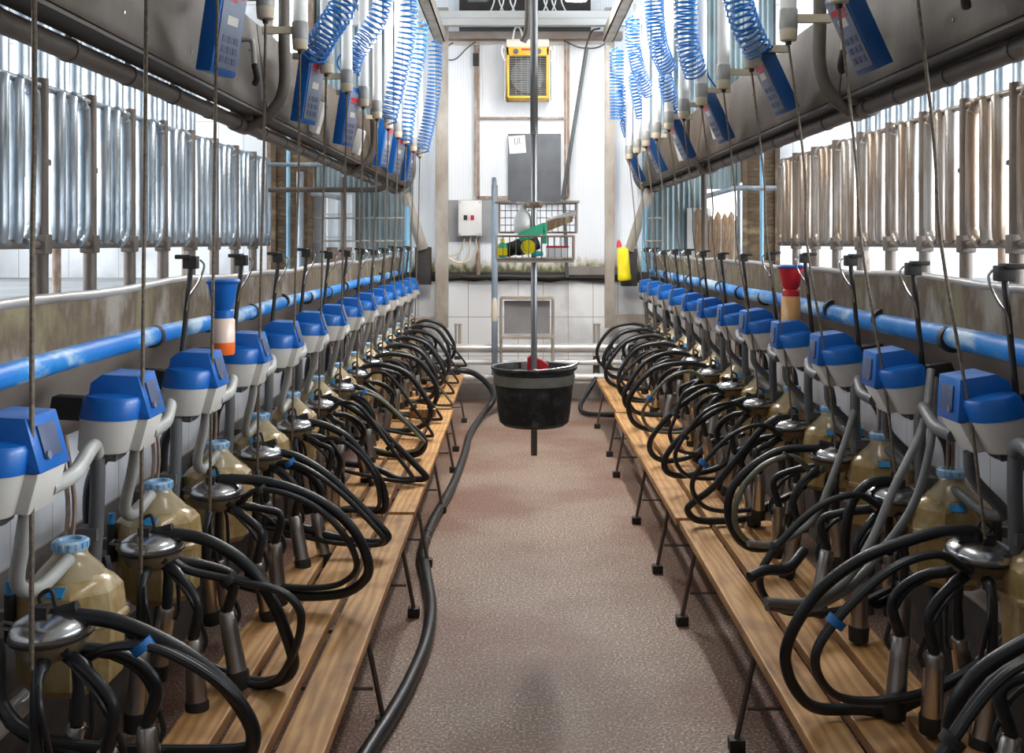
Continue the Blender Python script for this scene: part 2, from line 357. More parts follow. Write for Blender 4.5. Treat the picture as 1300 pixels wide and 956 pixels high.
# tiled end walls above the platforms
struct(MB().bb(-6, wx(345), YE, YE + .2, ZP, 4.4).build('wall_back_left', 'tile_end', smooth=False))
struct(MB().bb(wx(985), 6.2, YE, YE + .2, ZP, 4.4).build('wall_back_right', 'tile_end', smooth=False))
# sheets and openings beside the centre panel
def corrug(name, x0, x1, z0, z1, y, pitch=.055, amp=.012, mt='corr'):
    m = MB(); n = int((x1 - x0) / pitch * 6); vs = []; fs = []
    for i in range(n + 1):
        xx = x0 + (x1 - x0) * i / n; yy = y + amp * math.sin(2 * PI * (xx - x0) / pitch)
        vs += [(xx, yy, z0), (xx, yy, z1), (xx, yy + .01, z1), (xx, yy + .01, z0)]
    for i in range(n):
        a = i * 4; b = a + 4
        for k in range(4): fs.append((a + k, b + k, b + (k + 1) % 4, a + (k + 1) % 4))
    m.add(vs, fs); return struct(m.build(name, mt))
corrug('wall_back_sheet_left', wx(451), wx(523), ZP, 4.4, YE + .02)
corrug('wall_back_sheet_over_window', wx(397), wx(451), wz(243), 4.4, YE + .02)
corrug('wall_back_sheet_right', wx(815), wx(895), ZP, 4.4, YE + .02)
corrug('wall_back_sheet_right_upper', wx(895), wx(985), wz(240), 4.4, YE + .04)
def louvre(name, x0, x1, z0, z1, y):
    m = MB(); z = z0
    while z < z1:
        m.box(((x0 + x1) / 2, y, z + .022), (x1 - x0, .012, .046), Matrix.Rotation(.35, 3, 'X')); z += .045
    m.bb(x0 - .05, x0, y - .03, y + .03, z0, z1); m.bb(x1, x1 + .05, y - .03, y + .03, z0, z1); m.bb(x0, x1, y + .02, y + .04, z0, z1)
    return m.build(name, 'louvre', smooth=False)
tag(louvre('louvre_panel', wx(352), wx(392), ZP, 3.3, YE - .04), 'brown slatted wooden panel on the end wall behind the pale blue pipe and galvanised post', 'panel')
tag(louvre('louvre_panel', wx(947), wx(982), ZP, 3.3, YE - .04), 'brown slatted wooden panel on the end wall beside the standing old boards', 'panel')
struct(MB().bb(wx(392), wx(399), YE - .05, YE + .02, ZP, 4.4).build('trim_2', 'rust', smooth=False))
struct(MB().bb(wx(340), wx(347), YE - .05, YE + .02, ZP, 4.4).build('trim_3', 'rust', smooth=False))
# low wall and window behind left opening
fr = MB()
for a, b_, c_, d in ((410, 414, 243, 345), (447, 451, 243, 345), (414, 447, 243, 247), (414, 447, 271, 273), (414, 447, 300, 302), (429, 431, 247, 318)): fr.bb(wx(a), wx(b_), YE, YE + .04, wz(d), wz(c_))
struct(fr.build('window_9', 'beam', smooth=False))
struct(MB().bb(wx(414), wx(447), YE + .05, YE + .07, wz(318), wz(243)).build('window_pane_9', 'poly', smooth=False))
struct(MB().bb(wx(399), wx(451), YE + .04, YE + .1, ZP, wz(314)).build('wall_back_sill', 'rust', smooth=False))
struct(MB().bb(wx(397), wx(412), YE + .01, YE + .05, ZP, wz(243)).build('trim_4', 'greysheet', smooth=False))
# right: white sheet, old boards
wb = MB().bb(wx(872), wx(903), YE - .02, YE + .0, ZP, wz(264)).build('white_sheet', 'white', bevel=.004)
tag(wb, 'white upright sheet leaning on the end wall next to the old boards', 'sheet')
xx = 882
k = 0
for w_, top in ((8, 262), (9, 268), (7, 274), (9, 268), (8, 270), (9, 268), (8, 272), (9, 266)):
    o = MB().prism([(0, 0), (w_ * YE / F * .93, 0), (w_ * YE / F * .93, wz(top) - ZP - .04), (w_ * YE / F * .5, wz(top) - ZP), (0, wz(top) - ZP - .07)], 'y', 0, .022).build('old_board', 'wood_old', smooth=False)
    o.location = (wx(xx), YE - .035, ZP)
    tag(o, 'weathered brown board standing on end against the end wall, %s from the white sheet' % ['first', 'second', 'third', 'fourth', 'fifth', 'sixth', 'seventh', 'eighth'][k], 'board', 'old boards standing at the end wall')
    xx += w_; k += 1

# ---------------------------------------------------------------- long rails, gutters, trays
def along(fn): return fn
SIDE = {
 -1: dict(w='left', corner=.93, claw=.98, jar=1.056, pipe=1.15, rpipe=.030, gut=1.15, gtop=1.462, tray=1.10, trp=1.22, gate=2.39, tip=.91, dtip=-.19, dclaw=.05, yc=2.194, n=14, n0=0, tilt=math.radians(3)),
 1: dict(w='right', corner=1.11, claw=1.172, jar=1.32, pipe=1.36, rpipe=.036, gut=1.36, gtop=1.478, tray=1.27, trp=1.365, gate=2.58, tip=1.016, dtip=-.06, dclaw=-.10, yc=2.785, n=12, n0=-1, tilt=math.radians(9)),
}
Y0, Y1 = -1.8, 10.5
for s, D in SIDE.items():
    w = D['w']
    # blue vacuum pipe
    m = MB(); xs = s * D['pipe']; pts = []
    for i in range(40):
        y = Y0 + (Y1 + .2 - Y0) * i / 39; pts.append((xs + .004 * math.sin(i * 1.3), y, 1.303 + .004 * math.sin(i * .9)))
    m.tube(pts, D['rpipe'], 20)
    tag(m.build('vacuum_pipe', 'bluepipe'), 'long worn blue pipe under the %s gutter, above the %s' % (w, 'row by the floor hose' if s < 0 else 'row below the yellow bottle'), 'pipe')
    # gutter: bent sheet with rolled lip and apron
    t = thing('splash_gutter', (s * D['gut'], 0, 1.33), 'long stained steel splash gutter along the %s curb above the blue pipe' % w, 'gutter')
    g = D['gut']; zt = D['gtop'] - 1.33
    prof = [(-.005, 0), (0, zt), (.004, zt), (.03, -.0), (WL * -1 - g if s < 0 else WR - g, -.10), ((-WL if s < 0 else WR) - g, -.11), (.02, -.015)]
    m = MB(); vs = []; N = 60
    prof = [(-.004, -.002), (-.002, zt), (.010, zt), (.004, .004)]
    for i in range(N + 1):
        y = Y0 + (Y1 - Y0) * i / N; dz = .006 * math.sin(y * 2.1) + .005 * math.sin(y * 5.3 + 1)
        for a, z in prof: vs.append((s * (a + .004 * math.sin(y * 3)), y, z + (dz if z > .05 else 0)))
    fs = []
    for i in range(N):
        for k in range(4): fs.append((i * 4 + k, i * 4 + (k + 1) % 4, i * 4 + 4 + (k + 1) % 4, i * 4 + 4 + k))
    m.add(vs, fs); m.build('sheet', 'gutter', t)
    m = MB(); m.tube([(s * .006, Y0 + (Y1 - Y0) * i / N, zt + .006 * math.sin((Y0 + (Y1 - Y0) * i / N) * 2.1) + .005 * math.sin((Y0 + (Y1 - Y0) * i / N) * 5.3 + 1)) for i in range(N + 1)], .013, 10); m.build('rolled_lip', 'gutter_lip', t)
    wall = (-WL if s < 0 else WR) - g
    m = MB(); m.prism([(0, -.0), (0, .012), (s * (wall + .06), .012), (s * (wall + .06), -.10), (s * wall, -.10), (s * (wall - .0), -.0)], 'y', Y0, Y1); m.build('trough_floor', 'gutter', t)
    m = MB(); m.prism([(s * .05, -.02), (s * .055, -.005), (s * (wall - .01), -.27), (s * (wall - .01), -.30)], 'y', Y0, Y1); m.build('apron', 'apron', t)
    # rump rail pipe with collars
    t = thing('rump_rail', (s * D['trp'], 0, 2.125), 'long dark round rail hung below the stainless tray on the %s side' % w, 'rail')
    m = MB(); m.cyl((0, Y0, 0), (0, 10.6, 0), .030, seg=16); m.build('pipe', 'railpipe', t)
    ys = [4.7, 7.66, 10.6] if s < 0 else [4.18, 7.45, 10.7]
    ys2 = [ys[0] - 3.1] + ys
    for y in ys2:
        m = MB(); m.cyl((0, y - .09, 0), (0, y + .09, 0), .040, seg=16); m.box((-s * .02, y, .035), (.09, .14, .05)); m.build('joint_collar', 'railpipe', t, bevel=.004)
    for i in range(24):
        y = .7 + i * .44
        m = MB(); m.cyl((0, y - .012, 0), (0, y + .012, 0), .034, seg=14); m.box((0, y, .04), (.012, .014, .05)); m.build('hanger_clip', 'railpipe', t)
    # bent bracket pipes
    for k, y in enumerate(ys2):
        m = MB(); px = D['trp']; b_ = D['tray'] - .075
        m.tube(cr([(0, 0, -.01), (-s * .05, 0, -.005), (-s * (px - b_) * .75, .0, .06), (-s * (px - b_), 0, .17), (-s * (px - b_) , 0, .40), (-s * (px - b_), 0, .9)], 8), .026, 14)
        o = m.build('bent_bracket_pipe', 'railpipe', loc=(s * px, y, 2.125))
        tag(o, 'grey bent pipe bracket rising over the %s tray, %s joint from the camera' % (w, ['nearest', 'second', 'third', 'farthest'][k]), 'bracket', 'bent tray brackets')
    # stainless tray sections
    edges = [Y0] + ys2; tr = D['tray']
    for k in range(len(edges) - 1):
        a, b_ = edges[k], edges[k + 1] - .01
        if b_ - a < .3: continue
        t = thing('stainless_tray', (s * tr, a, 2.17), 'brown-tinged stainless cabinet section over the %s rail, %s from the camera' % (w, ['nearest', 'second', 'third', 'farthest'][k]), 'tray', 'stainless cabinets over the milking places')
        L_ = b_ - a; m = MB(); out = s
        m.prism([(0, 0), (-out * .0, .03), (out * .045, .40), (out * .20, .40), (out * .20, .37), (out * .11, .02), (out * .11, 0)], 'y', 0.005, L_); m.build('body', 'tray', t, bevel=.006)
        m = MB(); m.bb(out * .005, out * .105, .01, L_ - .01, -.012, -.001); m.build('underside', 'tray_dark', t)
        m = MB()
        for q in range(int(L_ / .62) + 1):
            for dy in (.06, .30):
                y = .1 + q * .62 + dy
                if y < L_ - .03:
                    z_ = .08 + .16 * (dy > .1); m.cyl((out * (.015 + .1 * z_), y, z_), (out * (.015 + .1 * z_) - out * .02, y, z_), .006, seg=8)
        m.build('bolts', 'steel', t)

# ---------------------------------------------------------------- stall gates
def make_gate(s, mt):
    # local: origin at foot on platform; gate runs along +y, 0.60 long
    t = thing('stall_gate', (0, 0, 0), '', 'gate', '')
    zt, zb = 2.405 - ZP, 1.592 - ZP; R = .036
    MB().tube([(0, .02, 0), (0, .02, zt + .02)], .036, 16).build('post', 'post' if True else mt, t)
    m = MB(); m.tube([(0, .03, zt - .02), (0, .60, zt - .02)], .020, 12); m.build('top_rail', mt, t)
    m = MB(); m.tube([(0, .02, zb), (0, .62, zb)], .024, 12); m.build('bottom_rail', 'post', t)
    # looped bar
    ox = -s * .02
    m = MB(); m.tube(cr([(ox, .36, zt - .015), (ox, .44, zt - .02), (ox, .49, zt - .06), (ox, .505, zt - .14), (ox, .51, zt - .35), (ox, .51, zb + .25), (ox, .505, zb + .10), (ox, .48, zb + .04), (ox, .42, zb + .005)], 7), [.020] * 8 + [.028] * 7 + [.036] * 28 + [.032] * 7 + [.028] * 7, 14); m.build('looped_bar', mt, t)
    for y in (.18, .33):
        m = MB(); m.tube([(ox, y, zb + .004), (ox, y, zb + .03), (ox, y, zb + .10), (ox, y, zt - .075), (ox, y + .02, zt - .03)], [.022, .032, .036, .036, .030], 14)
        m.build('bar', mt, t)
    m = MB(); m.box((0, .02, zb), (.085, .085, .10)); m.build('clamp', 'post', t, bevel=.01)
    return t
ORD = ['first', 'second', 'third', 'fourth', 'fifth', 'sixth', 'seventh', 'eighth', 'ninth', 'tenth', 'eleventh', 'twelfth', 'thirteenth', 'fourteenth']
for s, D in SIDE.items():
    proto = make_gate(s, 'galv' if s < 0 else 'galv_rust')
    ys = [4.10 + .615 * i for i in range(10)] if s < 0 else [4.23 + .615 * i for i in range(10)]
    for i, y in enumerate(ys):
        o = proto if i == 0 else copy_tree(proto)
        o.location = (s * D['gate'], y, ZP)
        tag(o, 'galvanised tube stall gate on the %s platform, %s counting from the camera' % (D['w'], ORD[i]), 'gate', 'stall gates on the %s platform' % D['w'])
    # second, taller row of bars behind
    m0 = None
    for i in range(22):
        y = 4.6 + i * .27
        if m0 is None:
            m = MB(); m.tube(cr([(0, 0, .78), (0, 0, 1.2), (0, 0, 1.75), (0, .03, 1.86), (0, .10, 1.9)], 4), .046, 12); m0 = m.build('barrier_tube', 'galv'); o = m0
        else:
            o = m0.copy(); C.objects.link(o)
        o.location = (s * (D['gate'] + .75), y, ZP + .18 * 0)
        tag(o, 'tall galvanised tube in the row behind the %s stall gates' % D['w'], 'tube', 'tall tubes behind the %s gates' % D['w'])
    m = MB(); m.tube([(s * (D['gate'] + .81), 4.4, 2.15), (s * (D['gate'] + .81), 10.5, 2.15)], .022, 12)
    for yy in (4.5, 7.5, 10.4): m.tube([(s * (D['gate'] + .85), yy, ZP), (s * (D['gate'] + .85), yy, 3.0)], .03, 12)
    tag(m.build('barrier_rail', 'rust'), 'long thin rusty rail tying the tall tubes behind the %s stall gates' % D['w'], 'rail')

# ---------------------------------------------------------------- milking places
def disc_pts(r, n): return [(r * math.cos(2 * PI * k / n), r * math.sin(2 * PI * k / n)) for k in range(n)]
def make_meter(s):
    # u>0 points to the aisle; left side aisle is +x
    t = thing('milk_meter', (0, 0, 0), '', 'milk meter', '')
    fl = s > 0; R = Matrix.Rotation(SIDE[s]['tilt'], 3, 'Y')
    def bld(m, name, mt, par=t, bevel=0, **k):
        sh = .12 if s < 0 else .24
        m.v = [tuple(R @ Vector((p[0] + sh * p[2], p[1], p[2]))) for p in m.v]; return m.build(name, mt, par, flip=fl, bevel=bevel, **k)
    m = MB(); m.prism([(-.165, 0), (-.165, .085), (-.14, .108), (-.048, .108), (0, .004), (0, 0)], 'y', -.03, .10); cov = bld(m, 'blue_cover', 'blue', bevel=.008)
    m = MB(); m.lathe([(.066, 0), (.064, .046), (.058, .056), (.03, .062), (0, .063)], (-.102, -.030, 0), seg=32, sx=1.12, sy=.92); bld(m, 'blue_lobe_cap', 'blue')
    m = MB(); m.prism([(-.158, -.075), (-.163, 0), (-.004, 0), (-.012, -.085)], 'y', -.026, .095); bld(m, 'body', 'beige', bevel=.008)
    m = MB(); m.lathe([(.054, -.085), (.057, -.080), (.064, 0)], (-.102, -.030, 0), seg=32, sx=1.12, sy=.92); bld(m, 'body_lobe', 'beige')
    sl = math.atan2(.104, .048)
    m = MB(); m.box((-.022, .035, .057), (.070, .070, .004), Matrix.Rotation(sl, 3, 'Y')); p = bld(m, 'display_panel', 'panelgrey', bevel=.001)
    m = MB(); m.cyl((-.009, -.0 + .01, .030), (-.004, .01, .032), .009, seg=14); bld(m, 'button', 'panelpale', p)
    m = MB(); m.lathe([(.035, -.11), (.045, -.10), (.048, -.076)], (-.10, .0, 0), seg=18); m.box((-.075, -.03, -.095), (.02, .015, .03)); bld(m, 'base_socket', 'greyhose')
    m = MB(); m.box((-.21, .03, .01), (.12, .05, .06)); bld(m, 'wall_bracket', 'blackmatt', bevel=.004)
    # outlet to the drop hose, and tube to the jar
    tm = 'palehose' if s < 0 else 'greyhose'; ye = .365 if s < 0 else .475
    m = MB(); m.tube(cr([(-.03, .07, -.05), (-.02, .16, -.04), (-.05, .30, -.02), (-.09, .42, -.03), (-.11, .48, -.06)], 6), .017, 12); m.build('outlet_tube', tm, t, flip=fl)
    dj = (SIDE[s]['jar'] - SIDE[s]['corner'])
    m = MB(); m.tube(cr([(-.05, .02, -.08), (-.065, .03, -.15), (-dj * .8, .08, -.25), (-dj, ye * .6, -.305), (-dj, ye, -.285)], 6), .0155, 12); m.build('jar_tube', tm, t, flip=fl)
    return t
def make_jar(s):
    t = thing('milk_jar', (0, 0, 0), '', 'jar', '')
    rot = Matrix.Rotation(PI / 8, 3, 'Z')
    m = MB(); m.lathe([(.100, -.03), (.118, -.01), (.124, .120), (.133, .125), (.133, .136), (.126, .142), (.119, .200), (.100, .222), (.078, .236)], seg=8, phase=.5, sx=1.0, sy=.92); m.build('jar_body', 'amber', t, angle=30)
    m = MB(); m.lathe([(.080, .230), (.072, .243), (.050, .265), (.040, .276), (.037, .292)], seg=24); m.build('neck', 'amberclear', t)
    m = MB(); m.lathe([(.039, .288), (.041, .292), (.041, .308), (.037, .312), (.026, .313), (.026, .306), (0, .305)], seg=24)
    for k in range(16):
        a = 2 * PI * k / 16; m.box((.0405 * math.cos(a), .0405 * math.sin(a), .301), (.005, .005, .014), Matrix.Rotation(a, 3, 'Z'))
    m.build('lid_ring', 'ringblue', t)
    ux = 1 if s < 0 else -1
    m = MB(); m.box((ux * .012, -.1005, .2165), (.040, .026, .004), Matrix.Rotation(.75, 3, 'X')); m.build('blue_label', 'label', t)
    m = MB(); m.tube([(ux * .012 - .018, -.130, .08), (ux * .012 - .018, -.130, .15), (ux * .012 + .018, -.130, .15), (ux * .012 + .018, -.130, .08)], .0022, 6); m.build('wire_clip', 'steel', t)
    m = MB(); m.cyl((-ux * .115, -.06, .09), (-ux * .115, -.06, .20), .013, seg=12); m.cyl((-ux * .115, -.06, .20), (-ux * .115, -.06, .23), .010, seg=12, mi=1); m.build('side_valve', ['blackmatt', 'label'], t)
    wall = (-WL if s < 0 else WR) - SIDE[s]['jar']
    m = MB(); m.bb(-ux * .08, -ux * wall, -.012, .012, .11, .14); m.build('bracket', 'post', t)
    return t
def loop_path(s, k, kind):
    rn = random.Random(k * 31 + (7 if s > 0 else 0) + kind * 101)
    e = .36 + .10 * rn.random(); dz = rn.uniform(-.03, .03); sl = rn.uniform(-.10, .06)
    if s > 0: e = .43 + .07 * rn.random(); sl = rn.uniform(-.12, .02)
    if s < 0:
        sp = {0: (.50, -.10, -.05), 1: (.36, -.02, -.02), 2: (.49, 0, 0), 3: (.47, .02, .0), 4: (.45, .02, .04)}
        if k in sp: e, dz, sl = sp[k]
    else:
        sp = {-1: (.50, -.02, -.1), 0: (.50, .0, -.08), 1: (.47, .02, .02), 2: (.42, .03, -.05), 3: (.45, -.02, -.05)}
        if k in sp: e, dz, sl = sp[k]
    z = [.828, .845, .80 + dz * .5, .66 + dz, .56 + dz * .6, .475, .432, .445, .52, .70, .92, 1.055]
    mt = SIDE[s]['claw'] - SIDE[s]['corner'] - .10
    u = [.03, e * .32, e * .68, e * .94, e, e * .90, e * .62, e * .25, -.10, -.20, -.20, -.11]
    y = [0, sl * .2, sl * .6, sl, sl, sl * .8 + .02, sl * .5 + .05, .06, .10, .12, .08, .05 - SIDE[s]['dclaw']]
    return [(a, b, c) for a, b, c in zip(u, y, z)]
MAIN = {
 (-1, 0): [(92, 781), (150, 790), (215, 818), (262, 850), (300, 888), (322, 935), (300, 975), (240, 985)],
 (-1, 1): [(210, 677), (260, 685), (310, 715), (345, 762), (365, 810), (372, 845), (352, 874), (300, 888)],
 (-1, 2): [(285, 608), (340, 612), (400, 633), (445, 668), (467, 712), (461, 738), (425, 755), (345, 752)],
 (-1, 3): [(336, 570), (377, 580), (415, 603), (440, 626), (487, 673), (490, 685), (475, 689), (425, 682), (365, 665)],
 (-1, 4): [(387, 534), (415, 541), (443, 557), (468, 588), (486, 618), (489, 645), (478, 660), (450, 665), (400, 655)],
 (-1, 5): [(428, 508), (466, 531), (494, 557), (537, 600), (539, 607), (528, 611), (504, 609), (473, 594)],
 (-1, 6): [(445, 488), (478, 503), (504, 526), (534, 552), (539, 565), (528, 577), (491, 577), (458, 567)],
 (1, -1): [(1400, 790), (1340, 798), (1290, 822), (1245, 852), (1215, 890), (1205, 940), (1230, 980), (1300, 1000)],
 (1, 0): [(1234, 674), (1190, 676), (1148, 688), (1105, 704), (1071, 724), (1040, 750), (1019, 778), (1003, 808), (997, 838), (1008, 872), (1035, 898), (1090, 915), (1150, 905)],
 (1, 1): [(1130, 610), (1105, 613), (1088, 628), (1078, 650), (1073, 690), (1077, 730), (1092, 756), (1120, 765)],
 (1, 2): [(1048, 569), (996, 571), (965, 585), (944, 602), (929, 621), (924, 644), (927, 665), (939, 686), (958, 696), (985, 693), (1010, 677), (1030, 655)],
 (1, 3): [(1000, 530), (984, 532), (966, 546), (952, 563), (933, 586), (906, 618), (880, 638), (873, 648), (885, 660), (920, 664), (955, 656), (985, 638)],
 (1, 4): [(956, 504), (918, 517), (882, 540), (857, 563), (844, 583), (846, 598), (862, 604), (885, 601), (913, 593), (943, 570)],
 (1, 5): [(923, 489), (892, 497), (862, 517), (837, 542), (825, 562), (829, 578), (848, 585), (880, 578), (905, 560)],
}
PULSE = {
 (-1, 0): [(105, 838), (140, 822), (190, 820), (240, 840), (290, 875), (315, 910), (300, 950)],
 (-1, 1): [(212, 705), (240, 724), (300, 737), (355, 750), (380, 772), (382, 800), (368, 840), (345, 866), (295, 880)],
 (-1, 2): [(300, 645), (316, 628), (334, 622), (364, 627), (400, 643), (432, 672), (452, 708), (448, 730), (415, 745), (345, 742)],
 (-1, 3): [(342, 605), (352, 590), (372, 588), (402, 602), (440, 632), (482, 676), (486, 688), (470, 692), (420, 688), (360, 674)],
 (-1, 4): [(402, 565), (415, 557), (435, 560), (461, 582), (478, 610), (482, 640), (470, 655), (440, 660), (400, 650)],
 (-1, 6): [(443, 508), (452, 500), (464, 499), (490, 512), (534, 556), (537, 562), (525, 572), (490, 573), (458, 562)],
 (1, 2): [(1033, 604), (1015, 584), (996, 580), (969, 591), (946, 614), (934, 640), (933, 665), (945, 684), (965, 692), (990, 688), (1015, 668)],
}
def pxpath(s, k, yk, off, lst, y_amp=.05):
    n = len(lst); out = []
    for i, (a, b) in enumerate(lst):
        Y = yk + y_amp * math.sin(PI * i / (n - 1)) * (-1 if s > 0 else -.6) + (.05 * i / (n - 1))
        p = P(a, b, Y); out.append((SIDE[s]['claw'] - abs(p.x), Y - yk, max(p.z, .408) - off))
    return out
def make_cluster(s, k):
    t = thing('milking_cluster', (0, 0, 0), '', 'milking cluster', '')
    fl = s > 0; rn = random.Random(k * 17 + s)
    zc = .785
    tilt = Matrix.Rotation(rn.uniform(-.06, .06), 3, 'Y') @ Matrix.Rotation(rn.uniform(-.05, .05), 3, 'X')
    c = (0, 0, zc)
    m = MB(); m.lathe([(.083, -.004), (.084, .004), (.078, .016), (.060, .027), (.035, .034), (.012, .037), (0, .037)], c, tilt, 32); lid = m.build('steel_lid', 'steel', t, flip=fl)
    m = MB(); m.tube([(-.08, -.02, zc + .006), (-.105, -.02, zc + .010), (-.105, .01, zc + .010), (-.08, .01, zc + .006)], .004, 6); m.build('lid_hook', 'steel', lid, flip=fl)
    m = MB(); m.lathe([(.078, -.016), (.086, -.012), (.087, -.006), (.082, -.003)], c, tilt, 32); m.build('rubber_rim', 'blackmatt', t, flip=fl)
    m = MB(); m.lathe([(0, -.062), (.035, -.060), (.065, -.045), (.080, -.014)], c, tilt, 28); m.build('claw_bowl', 'bowl', t, flip=fl)
    m = MB(); m.cyl((.0, 0, zc + .03), (.055, 0, zc + .047), .013, seg=12); m.box((-.015, -.01, zc + .042), (.03, .03, .02)); m.tube(cr([(-.02, .02, zc + .03), (-.035, .02, zc + .06), (-.01, .02, zc + .075), (.0, .02, zc + .04)], 5), .005, 8); m.build('valve_fitting', 'blackmatt', t, bevel=0, flip=fl)
    # teat cups
    for q, (a, b) in enumerate(((.13, -.075), (.0, -.10), (.17, .055), (-.02, .095))):
        a += rn.uniform(-.015, .03); b += rn.uniform(-.02, .02); zt = .575 + rn.uniform(-.045, .03)
        lean = Vector((rn.uniform(-.025, .035), rn.uniform(-.03, .03), 0))
        m = MB(); top = Vector((a, b, zt))
        m.tube(cr([(a * .05 / math.hypot(a, b), b * .05 / math.hypot(a, b), zc - .045), (a * .75, b * .85, zc - .068), (a * 1.1, b * 1.05, zt + .09), tuple(top)], 6), [.0155] * 5 + [.0125] * 9 + [.0145] * 5, 10)
        m.build('short_milk_tube', 'black', t, flip=fl)
        bot = top + Vector((0, 0, -.155)) + lean
        axis = (bot - top).normalized()
        m = MB(); m.tube([top, top + axis * .008, top + axis * .05, bot - axis * .008, bot], [.020, .0235, .0245, .0265, .0275], 18); sh = m.build('teat_cup', 'shell', t, flip=fl)
        m = MB(); m.tube([bot, bot + axis * .006, bot + axis * .045, bot + axis * .05], [.029, .031, .029, .020], 18); m.build('liner_mouth', 'blackmatt', sh, flip=fl)
        m = MB(); m.tube(cr([(a * .4, b * .6, zc - .05), (a * .8 + .02, b * 1.15, zc - .11), (a + .03, b * 1.0 + .01, zt + .0), (top.x + .024, top.y, zt - .035)], 5), .006, 8); m.build('pulse_tube', 'black', t, flip=fl)
    # hoses
    hp = loop_path(s, k, 0); yk = SIDE[s]['yc'] + .62 * k + SIDE[s]['dclaw']; off = 0 if s < 0 else .03
    if (s, k) in MAIN: hp = [(.01, 0, .818)] + pxpath(s, k, yk, off, MAIN[(s, k)]) + hp[-4:]
    m = MB(); m.tube(cr(hp, 8), .0165 if s < 0 else .0150, 12); hs = m.build('milk_hose', 'black', t, flip=fl)
    # twin pulse hoses following lower, sharper loop
    hp2 = []
    if s < 0:
        e2 = .50 + rn.uniform(-.04, .01)
        if k == 1: e2 = .38
        zz = .412
        hp2 = [(.05, -.05, .76), (.12, -.07, .805), (.22, -.07, .77), (e2 * .8, -.06, .56), (e2, -.05, .43), (e2 - .02, -.04, zz - .004), (e2 * .7, -.01, zz), (.10, .04, .45), (-.10, .1, .52), (-.17, .14, .72)]
    else:
        e2 = .40 + rn.uniform(-.06, .05)
        hp2 = [(.05, -.05, .755), (.14, -.06, .80), (.27, -.08, .76), (e2 * .92, -.09, .63), (e2, -.09, .54), (e2 * .86, -.07, .455), (e2 * .55, -.03, .43), (.08, .02, .45), (-.12, .08, .55), (-.19, .12, .75)]
    if (s, k) in PULSE: hp2 = [(.05, -.04, .755)] + pxpath(s, k, yk, off, PULSE[(s, k)], .09) + [(-.10, .1, .52), (-.17, .12, .72)]
    col = 'black'
    if s < 0 and k in (6, 9): col = 'greenhose'
    if s > 0 and k in (2, 6): col = 'greenhose'
    for q in (0, 1):
        m = MB(); m.tube(cr([(a, b - .018 * q + .002, c_ + .004 * q) for a, b, c_ in hp2], 7), .0095, 9); m.build('pulse_hose', col, t, flip=fl)
    pp = cr(hp2, 7)[20]
    m = MB(); m.tube([(pp.x - .006, pp.y - .008, pp.z + .008), (pp.x + .006, pp.y - .008, pp.z - .008)], .024, 12); m.build('hose_clip', 'blackmatt' if k % 3 else 'coil', t, flip=fl)
    return t
def make_tipcyl(s):
    t = thing('retraction_cylinder', (0, 0, 0), '', 'cylinder', '')
    m = MB(); m.lathe([(.030, .10), (.030, .5), (.0315, .505), (.0315, .515), (.030, .52), (.030, 1.25)], seg=20); m.build('tube', 'pvc', t)
    m = MB(); m.lathe([(.033, .045), (.034, .05), (.034, .115), (.032, .12)], seg=20); m.build('collar', 'collar', t)
    m = MB(); m.lathe([(.022, 0), (.030, .004), (.033, .03), (.033, .048)], seg=20); m.build('end_cap', 'pvccap', t)
    m = MB(); m.lathe([(.010, -.014), (.012, 0)], seg=10); m.build('cord_guide', 'blackmatt', t)
    m = MB(); m.bb(-.0, s * .16, -.012, .012, .07, .10); m.build('bracket', 'pvccap', t)
    return t
def make_hanger(s):
    # black rod clamped to the blue pipe, head hooked above the gutter lip
    t = thing('hook_arm', (0, 0, 0), '', 'hook', '')
    d = s
    m = MB(); m.tube([(d * .035, .0, -.34), (d * .02, 0, -.2), (0, 0, .0)], .0085, 8); m.build('rod', 'blackmatt', t)
    m = MB(); m.box((0, 0, .012), (.045, .035, .040)); m.box((d * .02, 0, .03), (.05, .05, .014)); m.build('head', 'blackmatt', t, bevel=.004)
    m = MB(); m.tube(cr([(-d * .03, 0, .02), (-d * .045, -.01, 0), (-d * .03, -.02, -.05), (-d * .005, -.02, -.09), (d * .01, -.01, -.14)], 5), .0035, 6); m.build('wire_hook', 'steel', t)
    xp = SIDE[s]['pipe'] - SIDE[s]['hk']
    m = MB(); m.tube([(d * xp, -.014, 1.303 - SIDE[s]['hkz']), (d * xp, .014, 1.303 - SIDE[s]['hkz'])], SIDE[s]['rpipe'] + .006, 18); m.build('pipe_clamp', 'blackmatt', t)
    return t
def where(D, k, n):
    return '%s row, %s from the camera' % (D['w'], ORD[k])
SIDE[-1].update(hk=1.03, hkz=1.525, hy=3.37); SIDE[1].update(hk=1.24, hkz=1.51, hy=2.70)
